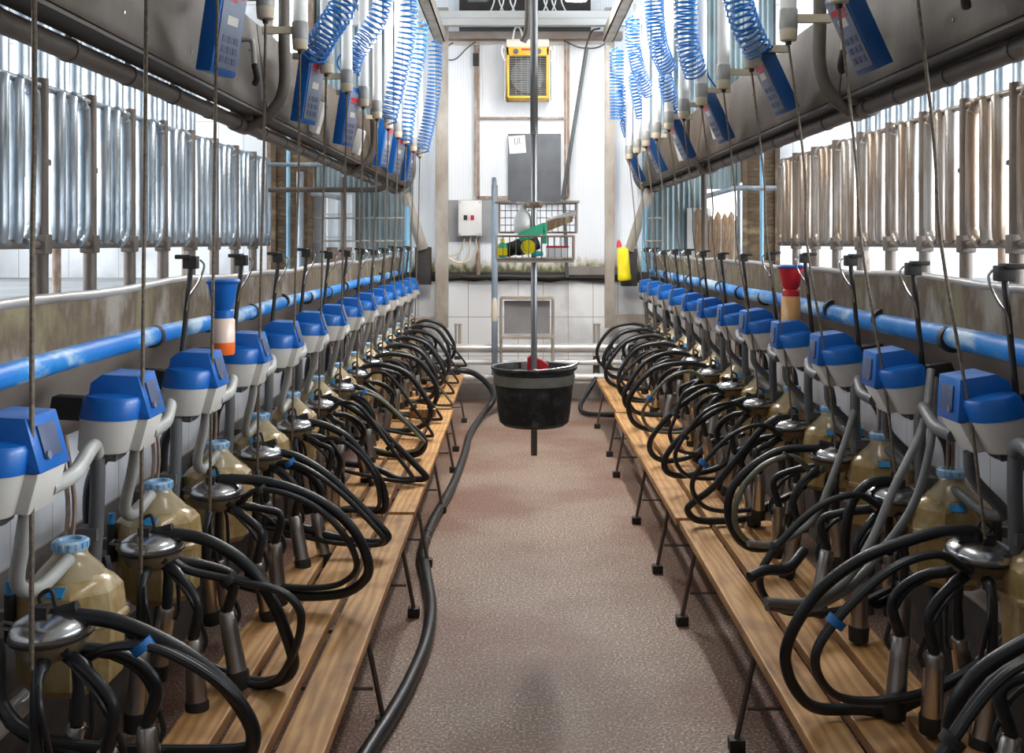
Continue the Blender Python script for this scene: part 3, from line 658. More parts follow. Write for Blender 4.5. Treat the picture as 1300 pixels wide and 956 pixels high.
for s, D in SIDE.items():
    w = D['w']
    pm, pj, pt, ph = make_meter(s), make_jar(s), make_tipcyl(s), make_hanger(s)
    q = 0
    for k in range(D['n0'], D['n']):
        yc = D['yc'] + .62 * k; first = (q == 0); wh = where(D, q, D['n'])
        jit = Matrix.Rotation(RND.uniform(-.03, .03), 4, 'Z')
        o = pm if first else copy_tree(pm)
        o.location = (s * D['corner'], yc - .085, 1.15 + RND.uniform(-.006, .006)); o.rotation_euler.z = RND.uniform(-.05, .05)
        tag(o, 'blue and cream milk meter in the ' + wh, 'milk meter', 'milk meters in the %s row' % w)
        o = pj if first else copy_tree(pj)
        o.location = (s * D['jar'], (2.522 if s < 0 else 3.226) + .62 * k, (.895 if s < 0 else .912) - .31); o.rotation_euler.z = RND.uniform(-.12, .12)
        tag(o, 'amber milk jar with pale blue lid ring in the ' + wh, 'jar', 'amber jars in the %s row' % w)
        c = make_cluster(s, k); yk = yc + D['dclaw']
        c.location = (s * D['claw'], yk, .02 * 0 + (0 if s < 0 else .03))
        tag(c, 'steel-lidded milking cluster with looping black hoses, %s' % wh, 'milking cluster', 'milking clusters in the %s row' % w)
        # retraction cylinder and cord
        o = pt if first else copy_tree(pt); zt = 2.41 if s < 0 else 2.35
        tip = Vector((s * D['tip'], yc + D['dtip'], zt)); o.location = tip
        tag(o, 'white upright cylinder with beige end, over the ' + wh, 'cylinder', 'retraction cylinders over the %s row' % w)
        if s < 0: e = Vector((s * (D['claw'] - .01), yk - .115, .745)); mid = tip.lerp(e, .5) + Vector((.0, 0, 0))
        else: e = Vector((s * (D['claw']), yk - .03, .86)); mid = tip.lerp(e, .5) + Vector((-.02, 0, 0))
        m = MB(); m.tube([p - tip for p in cr([tip + Vector((0, 0, -.01)), tip.lerp(e, .33) + Vector((RND.uniform(-.006, .006), 0, 0)), mid, tip.lerp(e, .8), e], 4)], .0052 if s < 0 else .0045, 7)
        o = m.build('pull_rope', 'rope', loc=tip)
        tag(o, 'brown rope down to the milking cluster, %s' % wh, 'rope', 'ropes over the %s row' % w)
        # drop hose against the wall
        m = MB(); a = (D['corner'] + .125)
        pts = [(0, 0, 1.10), (0, 0, .95), (s * .02, .01, .7), (s * .05, .0, .45), (s * .05, 0, .25)]
        m.tube(cr([(x_, y_, z_ - .25) for x_, y_, z_ in pts], 5), .0185, 12)
        m.box((s * .02, 0, .62), (.055, .05, .03))
        o = m.build('drop_hose', 'greyhose' if s < 0 else 'greyhose', loc=(s * a, yc + .485 - (0 if s < 0 else .02), .25))
        tag(o, 'thick grey drop hose on the pit wall, ' + wh, 'hose', 'drop hoses in the %s row' % w)
        # thin brown cable pair
        m = MB()
        for dx in (0, .016): m.tube(cr([(dx, 0, 0), (dx + .01, .03, -.2), (dx - .01, .0, -.4), (dx, .02, -.6)], 5), .0055, 7)
        m.box((.008, 0, -.33), (.036, .02, .02))
        o = m.build('cable_pair', 'rust', loc=(s * (a + .06), yc + .40, 1.13))
        tag(o, 'thin pair of brown cables on the pit wall, ' + wh, 'cable', 'cable pairs in the %s row' % w)
        q += 1
    q = 0
    for k in range(12 if s < 0 else 13):
        y = D['hy'] + .62 * k
        if y > 10.45: break
        o = ph if k == 0 else copy_tree(ph)
        o.location = (s * D['hk'], y, D['hkz'] + (RND.uniform(-.01, .012) if k else 0)); o.rotation_euler.z = RND.uniform(-.3, .3) * 0
        tag(o, 'black hook arm clamped on the %s blue pipe, %s from the camera' % (w, ORD[k]), 'hook', 'hook arms on the %s gutter' % w)
    # low steel manifold pipe behind the clusters
    m = MB(); m.cyl((s * (D['jar'] + .12), -1.5, .50), (s * (D['jar'] + .12), 10.6, .50), .026, seg=14)
    tag(m.build('manifold_pipe', 'pipewhite'), 'long pale pipe low along the %s pit wall behind the jars' % w, 'pipe')

for pts, r, mt, lb in (
  ([(1182, 470, 3.25), (1172, 540, 3.15), (1135, 620, 3.05), (1105, 690, 3.0), (1068, 742, 2.95), (1020, 765, 2.9), (972, 764, 2.85)], .0125, 'dullhose', 'pale grey tube slanting from the nearest shaded meters down onto the bench'),
  ([(1186, 480, 3.3), (1182, 560, 3.2), (1160, 640, 3.1), (1115, 705, 3.05), (1075, 748, 2.97), (1025, 772, 2.93), (974, 770, 2.88)], .0125, 'dullhose', 'second pale grey tube slanting beside the first one onto the shaded bench'),
  ([(1095, 462, 3.95), (1082, 530, 3.85), (1055, 610, 3.75), (1030, 662, 3.7), (985, 690, 3.65), (950, 690, 3.6)], .0115, 'dullhose', 'pale tube dropping between the second and third shaded meters'),
  ([(1020, 700, 3.3), (1000, 722, 3.2), (972, 724, 3.15), (952, 733, 3.12)], .016, 'black', 'short black hose end lying across the nearest shaded bench')):
    ps = [P(*p) for p in pts]; o0 = ps[-1].copy(); m = MB(); m.tube([p - o0 for p in cr(ps, 7)], r, 10)
    tag(m.build('milk_tube', mt, loc=o0), lb, 'tube')
# control boxes on the trays
def make_control(s):
    t = thing('control_box', (0, 0, 0), '', 'control box', '')
    h = .35 if s < 0 else .30
    w_ = .17
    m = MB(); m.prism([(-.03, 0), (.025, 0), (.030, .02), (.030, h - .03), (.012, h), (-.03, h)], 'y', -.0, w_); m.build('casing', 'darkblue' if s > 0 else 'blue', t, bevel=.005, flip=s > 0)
    m = MB(); m.bb(.0305, .034, .012, w_ - .012, .02, h - .035); pn = m.build('front_panel', 'panelpale', t, flip=s > 0, bevel=.001)
    m = MB(); m.bb(.034, .0355, .03, .14, h - .085, h - .065); m.bb(.034, .0355, .03, .10, h - .10, h - .092); m.build('red_logo', 'red', pn, flip=s > 0)
    m = MB(); m.bb(.034, .0355, .05, .12, .17, .20); m.build('display', 'beige', pn, flip=s > 0)
    m = MB()
    for r_ in range(3):
        for c_ in range(3): m.bb(.034, .0358, .035 + c_ * .038, .062 + c_ * .038, .04 + r_ * .035, .062 + r_ * .035)
    m.build('keypad', 'panelgrey', pn, flip=s > 0)
    m = MB(); m.cyl((.0, .05, h), (.0, .05, h + .03), .008, seg=10); m.build('hose_nipple', 'blackmatt', t, flip=s > 0)
    return t
CT = {}
for s, ys in ((-1, [1.2, 3.55, 5.04, 6.2, 7.95, 8.75, 9.85]), (1, [2.2, 3.45, 4.59, 5.93, 7.2, 8.57, 10.0])):
    p = make_control(s); D = SIDE[s]
    for i, y in enumerate(ys):
        o = p if i == 0 else copy_tree(p)
        tl = math.radians(9 if s < 0 else 25)
        o.location = (s * (1.045 if s < 0 else 1.20), y, 2.175); o.rotation_euler = (0, -s * tl, math.radians(-14 if s < 0 else 4))
        tag(o, 'slim blue control box with pale keypad on the %s tray, %s from the camera' % (D['w'], ORD[i]), 'control box', 'control boxes on the %s tray' % D['w'])
# small white boxes and dangling fittings on the tray
for s, y, z in ((-1, 5.7, 2.27), (-1, 7.2, 2.28), (-1, 9.0, 2.28), (1, 6.6, 2.33), (1, 8.0, 2.3)):
    t = thing('junction_box', (s * (SIDE[s]['tray'] - .035), y, z), 'small white junction box on the %s tray at %s' % (SIDE[s]['w'], {5.7: 'its middle cabinet', 7.2: 'the bracket joint', 9.0: 'the far cabinet', 6.6: 'its middle cabinet', 8.0: 'the far cabinet'}[y]), 'box', 'white junction boxes on the trays')
    MB().box((0, 0, 0), (.05, .09, .17), Matrix.Rotation(-s * .25, 3, 'Y')).build('housing', 'white', t, bevel=.006)
    MB().box((-s * .028, 0, .01), (.004, .07, .12), Matrix.Rotation(-s * .25, 3, 'Y')).build('cover', 'beige', t)
for s, yl in ((-1, (4.25, 6.6)), (1, (2.85, 3.95))):
    for i, y in enumerate(yl):
        t = thing('drain_fitting', (s * (SIDE[s]['tray'] - .03), y, 2.36), 'small elbowed tap hanging on the %s tray, %s from the camera' % (SIDE[s]['w'], ORD[i]), 'tap', 'taps on the trays')
        MB().tube(cr([(s * .04, 0, .05), (-s * .01, 0, .05), (-s * .02, 0, .02), (-s * .03, -.02, -.05)], 5), .010, 10).build('elbow', 'collar', t)
        MB().tube(cr([(-s * .03, -.02, -.05), (-s * .035, .0, -.1), (-s * .02, .03, -.12)], 5), .013, 10).build('rubber_end', 'blackmatt', t)

# coiled blue air hoses: (top px, bottom px, depth top/bottom, radius)
def coil(side, pts, r, turns, y, label, tails=None, tr=.0058):
    path = cr([P(a, b, d) for a, b, d in pts], 16); org = path[0].copy()
    N = turns * 14; out = []
    L_ = [0]
    for i in range(1, len(path)): L_.append(L_[-1] + (path[i] - path[i - 1]).length)
    t0 = Vector((0, 0, -1)); nrm = Vector((1, 0, 0))
    j = 0
    for i in range(N + 1):
        u = (i / N) ** .93; d = u * L_[-1]
        while j < len(L_) - 2 and L_[j + 1] < d: j += 1
        f = (d - L_[j]) / max(1e-6, L_[j + 1] - L_[j]); p = path[j].lerp(path[j + 1], f); tg = (path[j + 1] - path[j]).normalized()
        nrm = (nrm - tg * nrm.dot(tg)).normalized(); bn = tg.cross(nrm); a = 2 * PI * i / 14
        rr = r * (min(1, i / 12) if i < 12 else 1)
        out.append(p + (nrm * math.cos(a) + bn * math.sin(a)) * rr - org)
    if tails:
        out += cr([out[-1]] + [P(*q) - org for q in tails], 6)[1:]
    m = MB(); m.tube(out, tr, 6)
    o = m.build('coiled_air_hose', 'coil', loc=org)
    tag(o, label, 'hose', 'blue coiled air hoses')
coil(-1, [(452, -95, 4.7), (437, 0, 4.8), (415, 40, 4.9), (397, 72, 5.0)], .060, 22, 0, 'nearest blue coil on the left, ending at a blue control box', [(393, 78, 5.0)])
coil(-1, [(500, -80, 5.8), (485, 5, 5.9), (470, 40, 5.95), (452, 66, 6.0), (444, 92, 6.05)], .055, 26, 0, 'dense blue coiled hose between the first two far white cylinders on the left', [(436, 70, 6.1), (428, 80, 6.1), (436, 95, 6.2)])
coil(-1, [(519, -30, 7.0), (518, 40, 7.1), (505, 100, 7.2), (493, 152, 7.3)], .058, 27, 0, 'long drooping blue coil, third on the left tray', [(492, 158, 7.3)])
coil(-1, [(536, 25, 8.0), (532, 70, 8.1), (522, 125, 8.2), (515, 180, 8.3)], .050, 26, 0, 'blue coil touching the third one, fourth on the left tray', [(512, 184, 8.3)])
coil(-1, [(553, 50, 9.3), (552, 100, 9.4), (546, 145, 9.5), (536, 190, 9.6)], .060, 30, 0, 'last blue coil on the left, against the pale post of the end wall', [(528, 196, 9.7)])
coil(1, [(925, -70, 4.3), (937, 0, 4.4), (950, 40, 4.5), (965, 68, 4.55)], .058, 16, 0, 'nearest blue coil on the right, ending at a dark blue control box', [(972, 66, 4.58)])
coil(1, [(869, -60, 5.6), (871, 0, 5.7), (873, 55, 5.75), (884, 96, 5.85)], .062, 24, 0, 'second blue coil on the right with a tail to the keypad box', [(900, 98, 5.9), (910, 112, 5.95)])
coil(1, [(828, -40, 6.8), (831, 20, 6.9), (836, 60, 7.0), (849, 90, 7.1)], .062, 28, 0, 'third blue coil on the right, bending outward at its end', [(860, 99, 7.1)])
coil(1, [(842, 92, 7.0), (848, 115, 7.05), (857, 148, 7.15)], .050, 14, 0, 'short blue coil hanging below the third coil on the right', [(860, 152, 7.2)])
coil(1, [(803, 20, 8.0), (804, 60, 8.0), (813, 95, 8.1), (826, 120, 8.2)], .052, 26, 0, 'fourth blue coil on the right, ending in an open ring', [(829, 127, 8.2)])
coil(1, [(804, 90, 8.4), (808, 120, 8.5), (815, 150, 8.6)], .045, 14, 0, 'small blue coil tucked behind the fourth coil on the right', [(818, 156, 8.7)])
coil(1, [(783, 60, 9.4), (783, 100, 9.4), (783, 152, 9.5)], .060, 22, 0, 'last blue coil on the right beside the end post', [(788, 156, 9.5), (793, 175, 9.5)])
coil(1, [(789, 108, 9.6), (794, 145, 9.7), (803, 178, 9.9)], .050, 18, 0, 'slanting blue coil beside the last one on the right', [(806, 184, 9.9)])

# overhead channels, header beam, luminaires
for s, x, nm in ((-1, -.76, 'left'), (1, .92, 'right')):
    m = MB(); m.bb(x - .05, x + .05, -1.8, 10.6, 3.60, 3.615); m.bb(x - .05, x - .04, -1.8, 10.6, 3.60, 3.72); m.bb(x + .04, x + .05, -1.8, 10.6, 3.60, 3.72)
    tag(m.build('overhead_channel', 'frame', smooth=False), 'long overhead metal channel above the %s cylinders' % nm, 'channel', None)
    xx = (1 if s > 0 else -1)
for i, (a, b) in enumerate(((553, 569), (768, 780))):
    Yp = 10.65
    m = MB(); p0, p1 = P(a, 416, Yp), P(b, 0, Yp); m.bb(p0.x, p1.x, Yp - .03, Yp + .05, p0.z, 3.95)
    m.bb(p0.x + .01, p0.x + .02, Yp - .034, Yp - .03, p0.z, 3.9)
    sd = -1 if i == 0 else 1; e = P(500 if i == 0 else 838, 0, Yp).x; base = (p0.x if i == 0 else p1.x)
    m.bb(min(e, base), max(e, base), Yp - .02, Yp + .05, P(0, 416 if i == 0 else 412, Yp).z, P(0, 403 if i == 0 else 399, Yp).z)
    tag(m.build('corner_post', 'frame', smooth=False), 'pale L-shaped metal post at the pit end, %s' % ('on the side of the switch box' if i == 0 else 'beside the yellow bottle'), 'post', 'posts at the pit end')
m = MB(); a, b = P(440, 33, 10.5), P(870, 15, 10.5); m.bb(a.x, b.x, 10.45, 10.55, a.z, b.z); m.bb(a.x, b.x, 10.42, 10.56, (a.z + b.z) / 2 - .006, (a.z + b.z) / 2 + .006); struct(m.build('beam_header', 'beam', smooth=False))
m = MB(); a, b = P(583, 40, 10.7), P(750, 34, 10.7); m.bb(a.x, b.x, 10.68, 10.75, a.z, b.z); struct(m.build('trim_5', 'darkgrey', smooth=False))
m = MB(); a, b = P(563, 50, 10.75), P(790, 41, 10.75); m.bb(a.x, b.x, 10.7, 10.86, a.z, b.z); struct(m.build('beam_lower', 'beambrown', smooth=False))
m = MB(); a, b = P(583, 15, 10.8), P(750, -20, 10.8); m.bb(a.x, b.x, 10.80, 10.86, a.z, b.z + .2); struct(m.build('trim_6', 'dark', smooth=False))
for i, x_ in enumerate((628, 633, 640, 647, 655, 690, 695, 700, 706, 712)):
    m = MB(); p = P(x_, -8, 10.6); q = P(x_ + (6 if i % 2 else -5), 14, 10.6)
    m.tube(cr([(0, 0, 0), ((q.x - p.x) * .2, 0, (q.z - p.z) * .5), (q.x - p.x, 0, q.z - p.z)], 5), .008, 6)
    o = m.build('loose_wire', 'white', loc=p); tag(o, 'thin white wire hanging behind the header beam between the luminaires', 'wire', 'white wires behind the header beam')
def luminaire(x, y0, z, lit, label, L_=1.3, g='lampglass'):
    t = thing('luminaire', (x, y0, z), label, 'lamp', 'battens over the pit')
    m = MB(); m.prism([(-.10, 0), (.10, 0), (.07, .07), (-.07, .07)], 'y', 0, L_); m.build('housing', 'darkgrey' if not lit else 'white', t, bevel=.004)
    m = MB(); m.bb(-.085, .085, .03, L_ - .03, -.012, -.001); m.build('diffuser', g if lit else 'lampoff', t, bevel=.003)
    m = MB(); m.cyl((0, .3, .07), (0, .3, 4.35 - z), .006, seg=6); m.cyl((0, L_ - .3, .07), (0, L_ - .3, 4.35 - z), .006, seg=6); m.build('hanger', 'steel', t)
    return t
luminaire(P(607, 0, 9.7).x, 8.4, 3.80, False, 'dark unlit batten lamp above the header beam, near the centre pole')
luminaire(P(731, 0, 9.7).x, 8.4, 3.80, True, 'bright lit batten lamp above the header beam, near the blue coils')
luminaire(-.35, 6.6, 3.80, True, 'added lit batten lamp to brighten the end wall, before the unlit one')  # out of view, added to brighten the tiles at the pit end
luminaire(.54, 6.6, 3.80, True, 'added lit batten lamp to brighten the end wall, before the header one')  # second unseen batten added for the same end wall

luminaire(.54, 2.4, 3.80, True, 'added weak fill batten lamp over the pit, nearest the camera', g='lampfill')  # unseen fill lamp added to light pole and basket from the front
# ---------------------------------------------------------------- end wall furniture
# inner door frame of rusty angle
def bar(m, x0, y0, x1, y1, Y, d=.03):
    a, b = P(x0, y0, Y), P(x1, y1, Y); m.bb(a.x, b.x, Y - d, Y, a.z, b.z)
m = MB(); Yd = YE - .03
for r_ in ((602, 48, 605, 252), (606, 48, 609, 252), (716, 50, 719, 252), (720, 50, 723, 250), (609, 149, 716, 152), (606, 249, 722, 253)): bar(m, *r_, Yd)
m2 = m.build('door_1', 'rust', smooth=False); struct(m2)
m = MB(); bar(m, 600.5, 68, 608, 84, Yd - .02); struct(m.build('door_hinge_1', 'dark', smooth=False))
# gray board on the door
a, b = P(645, 258, YE - .06), P(712, 170, YE - .06)
o = MB().bb(0, b.x - a.x, 0, .02, 0, b.z - a.z).build('notice_board', 'board', loc=(a.x, YE - .08, a.z), bevel=.003); tag(o, 'large dark grey board hung on the ribbed door panel', 'board')
t = thing('paper_note', P(646, 196, YE - .09), 'small white paper with a hand-drawn mark, on the dark grey board', 'paper')
MB().box((.085, 0, .10), (.17, .002, .18), Matrix.Rotation(-.08, 3, 'Y')).build('sheet', 'paper', t)
MB().tube([(.06, -.002, .17), (.06, -.002, .11), (.075, -.002, .10), (.09, -.002, .11), (.09, -.002, .17)], .0035, 6).tube([(.11, -.002, .17), (.11, -.002, .11), (.13, -.002, .11)], .0035, 6).build('drawn_mark', 'ink', t)
t = thing('bottle_opener_tag', P(627, 240, YE - .05), 'small blue and white tag stuck on the door panel', 'tag')
MB().bb(-.02, .02, 0, .004, 0, .12).build('card', 'panelpale', t)
# heater
hc = P(669, 88, YE - .30); t = thing('fan_heater', (hc.x, YE - .32, P(0, 125, YE - .3).z), 'yellow square fan heater with wire grille, high on the end wall', 'heater')
def hz(py): return P(0, py, YE - .3).z - P(0, 125, YE - .3).z
def hx(px): return P(px, 0, YE - .3).x - hc.x
m = MB()
m.bb(hx(643), hx(646.5), 0, .25, 0, hz(60)); m.bb(hx(693.5), hx(697), 0, .25, 0, hz(60)); m.bb(hx(643), hx(697), 0, .25, 0, hz(122)); m.bb(hx(643), hx(697), 0, .25, hz(71), hz(60)); m.build('casing', 'yellow', t, bevel=.006)
MB().bb(hx(646), hx(694), .05, .24, hz(122), hz(71)).build('inner_box', 'dark', t)
m = MB(); m.bb(hx(643), hx(697), -.005, .25, hz(60), hz(50)); m.build('top_hood', 'cream', t, bevel=.008)
m = MB()
for i in range(18): m.cyl((hx(646), .005, hz(121) + (hz(72) - hz(121)) * i / 17), (hx(694), .005, hz(121) + (hz(72) - hz(121)) * i / 17), .0018, seg=6)
for px in (655, 662, 670, 678, 686): m.cyl((hx(px), .008, hz(121)), (hx(px), .008, hz(72)), .0018, seg=6)
m.build('wire_grille', 'collar', t)
m = MB(); cz = (hz(121) + hz(72)) / 2
m.lathe([(.16, 0), (.165, .01), (.165, .02), (.16, .02)], (0, .04, cz), Matrix.Rotation(PI / 2, 3, 'X'), 28)
for k in range(5):
    a = 2 * PI * k / 5 + .3; R = Matrix.Rotation(a, 3, 'Y'); m.box(Vector((0, .035, cz)) + R @ Vector((.08, 0, 0)), (.11, .012, .06), R @ Matrix.Rotation(.5, 3, 'X'))
m.build('fan', 'darkgrey', t)
for px in (655, 684):
    MB().cyl((hx(px), -.025, hz(66)), (hx(px), 0, hz(66)), .026, seg=16).build('knob', 'darkgrey', t)
MB().bb(hx(662), hx(678), -.006, -.001, hz(64.5), hz(62)).build('nameplate', 'red', t)
m = MB()
for sgn, px in ((-1, 640.5), (1, 699)):
    MB().tube([(hx(px), .0, hz(128)), (hx(px), 0, hz(72)), (hx(px) + sgn * -.0, .0, hz(64))], .008, 8).build('side_bracket', 'collar', t)
m = MB()
for sgn, px in ((-1, 641), (1, 699)): m.tube(cr([(hx(px), 0, hz(78)), (hx(px + sgn * 4), 0, hz(68)), (hx(px + sgn * 3), 0, hz(60)), (hx(px), 0, hz(61))], 5), .009, 8)
m.build('carry_loop', 'white', t)
# conduit wires across the top
m = MB(); 
for dy, z0 in ((0, 52), (.02, 55)): m.tube(cr([P(563, z0, YE - .07), P(600, z0 + 1, YE - .07), P(643, z0 - 1, YE - .07), P(700, z0, YE - .07), P(765, z0, YE - .07)], 6), .009, 7)
org = P(563, 52, YE - .07); m.v = [tuple(Vector(p) - org) for p in m.v]
tag(m.build('wall_cable', 'cream', loc=org), 'pale twin cable running across above the heater', 'cable')
def cable(name, pts, Y, r, mt, label, cat='cable', group=None):
    ps = [P(*p, Y) if len(p) == 2 else P(*p) for p in pts]; o0 = ps[0].copy(); m = MB(); m.tube([p - o0 for p in cr(ps, 8)], r, 8)
    return tag(m.build(name, mt, loc=o0), label, cat, group)
cable('hanging_cable', [(604, 53), (592, 62), (580, 74), (570, 76), (566, 70), (568, 60), (575, 54)], YE - .09, .007, 'greyhose', 'grey cable sagging in a loop under the beam near the door hinge')
cable('hanging_cable', [(716, 52), (735, 60), (755, 61), (768, 55), (770, 45)], YE - .09, .008, 'greyhose', 'grey cable sagging between the heater line and the end post')
cable('hanging_cable', [(762, 36), (752, 39), (747, 50), (744, 60)], YE - .4, .009, 'dark', 'dark cable bending onto the slanting bar')
cable('hanging_cable', [(651, 50), (654, 36), (660, 36), (664, 48)], YE - .3, .009, 'white', 'white cable looped on top of the yellow heater')
cable('slanting_bar', [(745, 60), (717, 235), (716, 250)], YE - .25, .020, 'darkgrey', 'dark grey pipe slanting down across the door to the wire basket', 'pipe')
cable('slanting_bar', [(716, 250), (720, 352)], YE - .2, .018, 'darkgrey', 'dark upright bar under the slanting pipe by the wire basket', 'pipe')
# pole, bucket, basket
YB = 4.6; xb = P(678, 0, YB).x
t = thing('hanging_pole', (xb, YB, P(0, 578, YB).z), 'tall grey steel pole hanging in the aisle with a bucket and basket on it', 'pole')
zb0 = P(0, 578, YB).z
m = MB(); m.cyl((0, 0, 0), (0, 0, P(0, 172, YB).z - zb0 + .05), .0135, seg=16); m.build('lower_tube', 'pole', t)
m = MB(); m.cyl((0, 0, P(0, 172, YB).z - zb0), (0, 0, 4.35 - zb0), .0165, seg=16); m.build('upper_tube', 'pole', t)
m = MB(); m.cyl((0, -.02, P(0, 172, YB).z - zb0 + .01), (0, -.012, P(0, 172, YB).z - zb0 + .01), .008, seg=8); m.build('bolt', 'steel', t)
o = cable('overhead_pipe', [(671, -200, 6.0), (671, -20, 6.0), (670, 35, 6.0), (664, 53, 6.0)], 6.0, .020, 'railpipe', 'brown upright pipe beside the pole, ending above the heater', 'pipe')
# bucket
zr, zbt = P(0, 464, YB).z, P(0, 545, YB - .12).z; hB = zr - zbt
t = thing('bucket', (xb, YB, zbt), 'round black plastic bucket with a grey band, skewered on the pole', 'bucket')
m = MB(); m.lathe([(.030, .0), (.132, .0), (.150, .015), (.157, .06), (.170, hB - .05), (.174, hB - .02), (.186, hB - .012), (.187, hB - .003), (.182, hB), (.174, hB - .004), (.168, hB - .03), (.150, .07), (.140, .02), (.03, .012)], seg=48); m.build('shell', 'bucket', t)
m = MB(); m.lathe([(.1695, hB - .078), (.1735, hB - .076), (.1765, hB - .036), (.173, hB - .034)], seg=48); m.build('metal_band', 'band', t)
m = MB(); m.tube(cr([(.175, -.03, hB + .005), (.19, -.06, hB + .02), (.14, -.14, hB + .01), (.03, -.175, hB - .0), (-.01, -.178, hB)], 6), .0035, 7); m.build('wire_handle', 'steel', t)
m = MB(); m.box((-.03, .155, hB - .02), (.05, .01, .04)); m.build('handle_plate', 'greysheet', t)
t = thing('red_brush', (xb + .005, YB + .02, zr), 'red plastic scoop lying in the black bucket against the pole', 'scoop')
m = MB(); m.prism([(-.035, -.04), (.035, -.04), (.06, .0), (.03, .022), (-.02, .042), (-.035, .03)], 'y', -.02, .04); m.build('scoop', 'red', t, bevel=.006)
# wire basket
zk = P(0, 330, YB).z
def kx(px, Y=YB): return P(px, 0, Y).x - xb
def kz(py, Y=YB): return P(0, py, Y).z - zk
t = thing('wire_basket', (xb, YB, zk), 'two-tier wire basket clamped on the pole, full of bottles and tools', 'basket')
def wires(segs, r, name, mt='wire'):
    m = MB()
    for sg in segs: m.tube(sg, r, 6)
    return m.build(name, mt, t)
xl, xr_ = kx(631), kx(727)
yf, ym, yb = -.12, -.01, .12
S = []
# lower tier frame
zl, zu = kz(328), kz(300)
for z in (zl, zu): S.append([(xl, yf, z), (xr_, yf, z)]); S.append([(xl, ym, z), (xr_, ym, z)]); S.append([(xl, yf, z), (xl, ym, z)]); S.append([(xr_, yf, z), (xr_, ym, z)])
for x_ in (xl, xr_):
    for y_ in (yf, ym): S.append([(x_, y_, zl), (x_, y_, zu)])
wires(S, .0042, 'lower_frame', 'rust')
S = []; n = 12
for i in range(1, n):
    x_ = xl + (xr_ - xl) * i / n; S.append([(x_, yf, zu), (x_, yf, zl), (x_, ym, zl), (x_, ym, zu)])
for i in range(1, 5): S.append([(xl, yf + (ym - yf) * i / 5, zl), (xr_, yf + (ym - yf) * i / 5, zl)])
wires(S, .0018, 'lower_wires')
MB().bb(xl, xr_, yf + .005, ym, zl - .016, zl - .003).build('base_tray', 'frame', t)
xl2, xr2 = kx(634, YB + .1), kx(731, YB + .1); zl2, zu2 = kz(295, YB + .1), kz(258, YB + .1)
S = []
for z in (zl2, zu2): S.append([(xl2, yb, z), (xr2, yb, z)]); S.append([(xl2, ym + .02, z), (xl2, yb, z)]); S.append([(xr2, ym + .02, z), (xr2, yb, z)])
for x_ in (xl2, xr2):
    for y_ in (ym + .02, yb): S.append([(x_, y_, zl2), (x_, y_, zu2)])
wires(S, .0045, 'upper_frame', 'rust')
S = []
for i in range(1, 13):
    x_ = xl2 + (xr2 - xl2) * i / 13; S.append([(x_, yb, zu2), (x_, yb, zl2), (x_, ym + .02, zl2)])
for i in range(1, 4): S.append([(xl2, yb, zl2 + (zu2 - zl2) * i / 4), (xr2, yb, zl2 + (zu2 - zl2) * i / 4)])
wires(S, .0018, 'upper_wires')
m = MB(); m.bb(-.035, .035, -.025, .02, kz(264), kz(256)); m.cyl((-.03, -.04, kz(260)), (-.03, .02, kz(260)), .009, seg=10); m.cyl((.03, -.04, kz(260)), (.03, .02, kz(260)), .009, seg=10); m.build('pole_clamp', 'rust', t, bevel=.003)
m = MB(); m.bb(kx(637, YB + .1) - .03, kx(648, YB + .1), ym, yb, zu2 - .002, zu2 + .008); m.bb(kx(711, YB + .1), xr2 + .01, ym, yb, zu2 - .002, zu2 + .008); m.build('hook_plates', 'frame', t, bevel=.002)
# basket contents
def at(px, py, dy=0): return Vector((P(px, 0, YB + dy).x, YB + dy, P(0, py, YB + dy).z))
t2 = thing('dispenser_bottle', at(664, 296, .02), 'white plastic dispenser bottle with pump top in the wire basket', 'bottle')
m = MB(); m.lathe([(.036, 0), (.040, .01), (.040, .055), (.030, .085), (.014, .10), (.014, .11)], seg=20); m.build('bottle', 'white', t2)
m = MB(); m.lathe([(.012, .11), (.012, .125), (.006, .127), (.006, .135)], seg=12); m.bb(-.028, .012, -.006, .006, .128, .136); m.build('pump', 'white', t2)
t2 = thing('black_pump_handle', at(658, 315, -.03), 'black rubber grip with round yellow end cap lying in the wire basket', 'tool')
m = MB(); m.tube(cr([(-.05, .03, -.01), (-.02, .01, .0), (.03, -.01, .01), (.08, .0, .03)], 6), [.03] * 8 + [.036] * 11, 14); m.build('grip', 'blackmatt', t2)
m = MB(); m.cyl((.042, -.055, .005), (.042, -.07, .005), .031, seg=24); m.cyl((.042, -.07, .005), (.042, -.074, .005), .018, seg=20); m.build('yellow_cap', 'yellowb', t2)
m = MB(); m.box((0, 0, 0), (.115, .03, .045), Matrix.Rotation(-.42, 3, 'Y')); m.box((.055, 0, .0), (.02, .03, .09))
tag(m.build('squeegee', 'green', loc=at(675, 296, -.05), bevel=.004), 'translucent green blade tool propped slanting over the wire basket', 'tool')
t2 = thing('brush_bottle', at(638, 318, -.06), 'small green and yellow bottle at the end of the wire basket', 'bottle')
m = MB(); m.lathe([(.016, -.03), (.020, -.02), (.020, .02), (.010, .035)], seg=14); m.build('bottle', 'green', t2)
m = MB(); m.lathe([(.011, .035), (.011, .05)], seg=12); m.bb(-.021, .021, -.022, -.015, -.02, .01); m.build('yellow_label', 'yellowb', t2)
m = MB(); m.box((0, 0, 0), (.05, .04, .022)); tag(m.build('teal_brush', 'teal', loc=at(682, 322, -.06), bevel=.005), 'teal plastic block in the front of the wire basket', 'block')
t2 = thing('white_box', at(708, 327, -.06), 'white carton with a red top stripe in the wire basket', 'box')
m = MB(); m.bb(-.048, .045, -.03, .03, .0, .042); m.build('carton', 'white', t2, bevel=.002)
m = MB(); m.bb(-.049, .046, -.031, .031, .042, .050); m.build('red_stripe', 'red', t2)
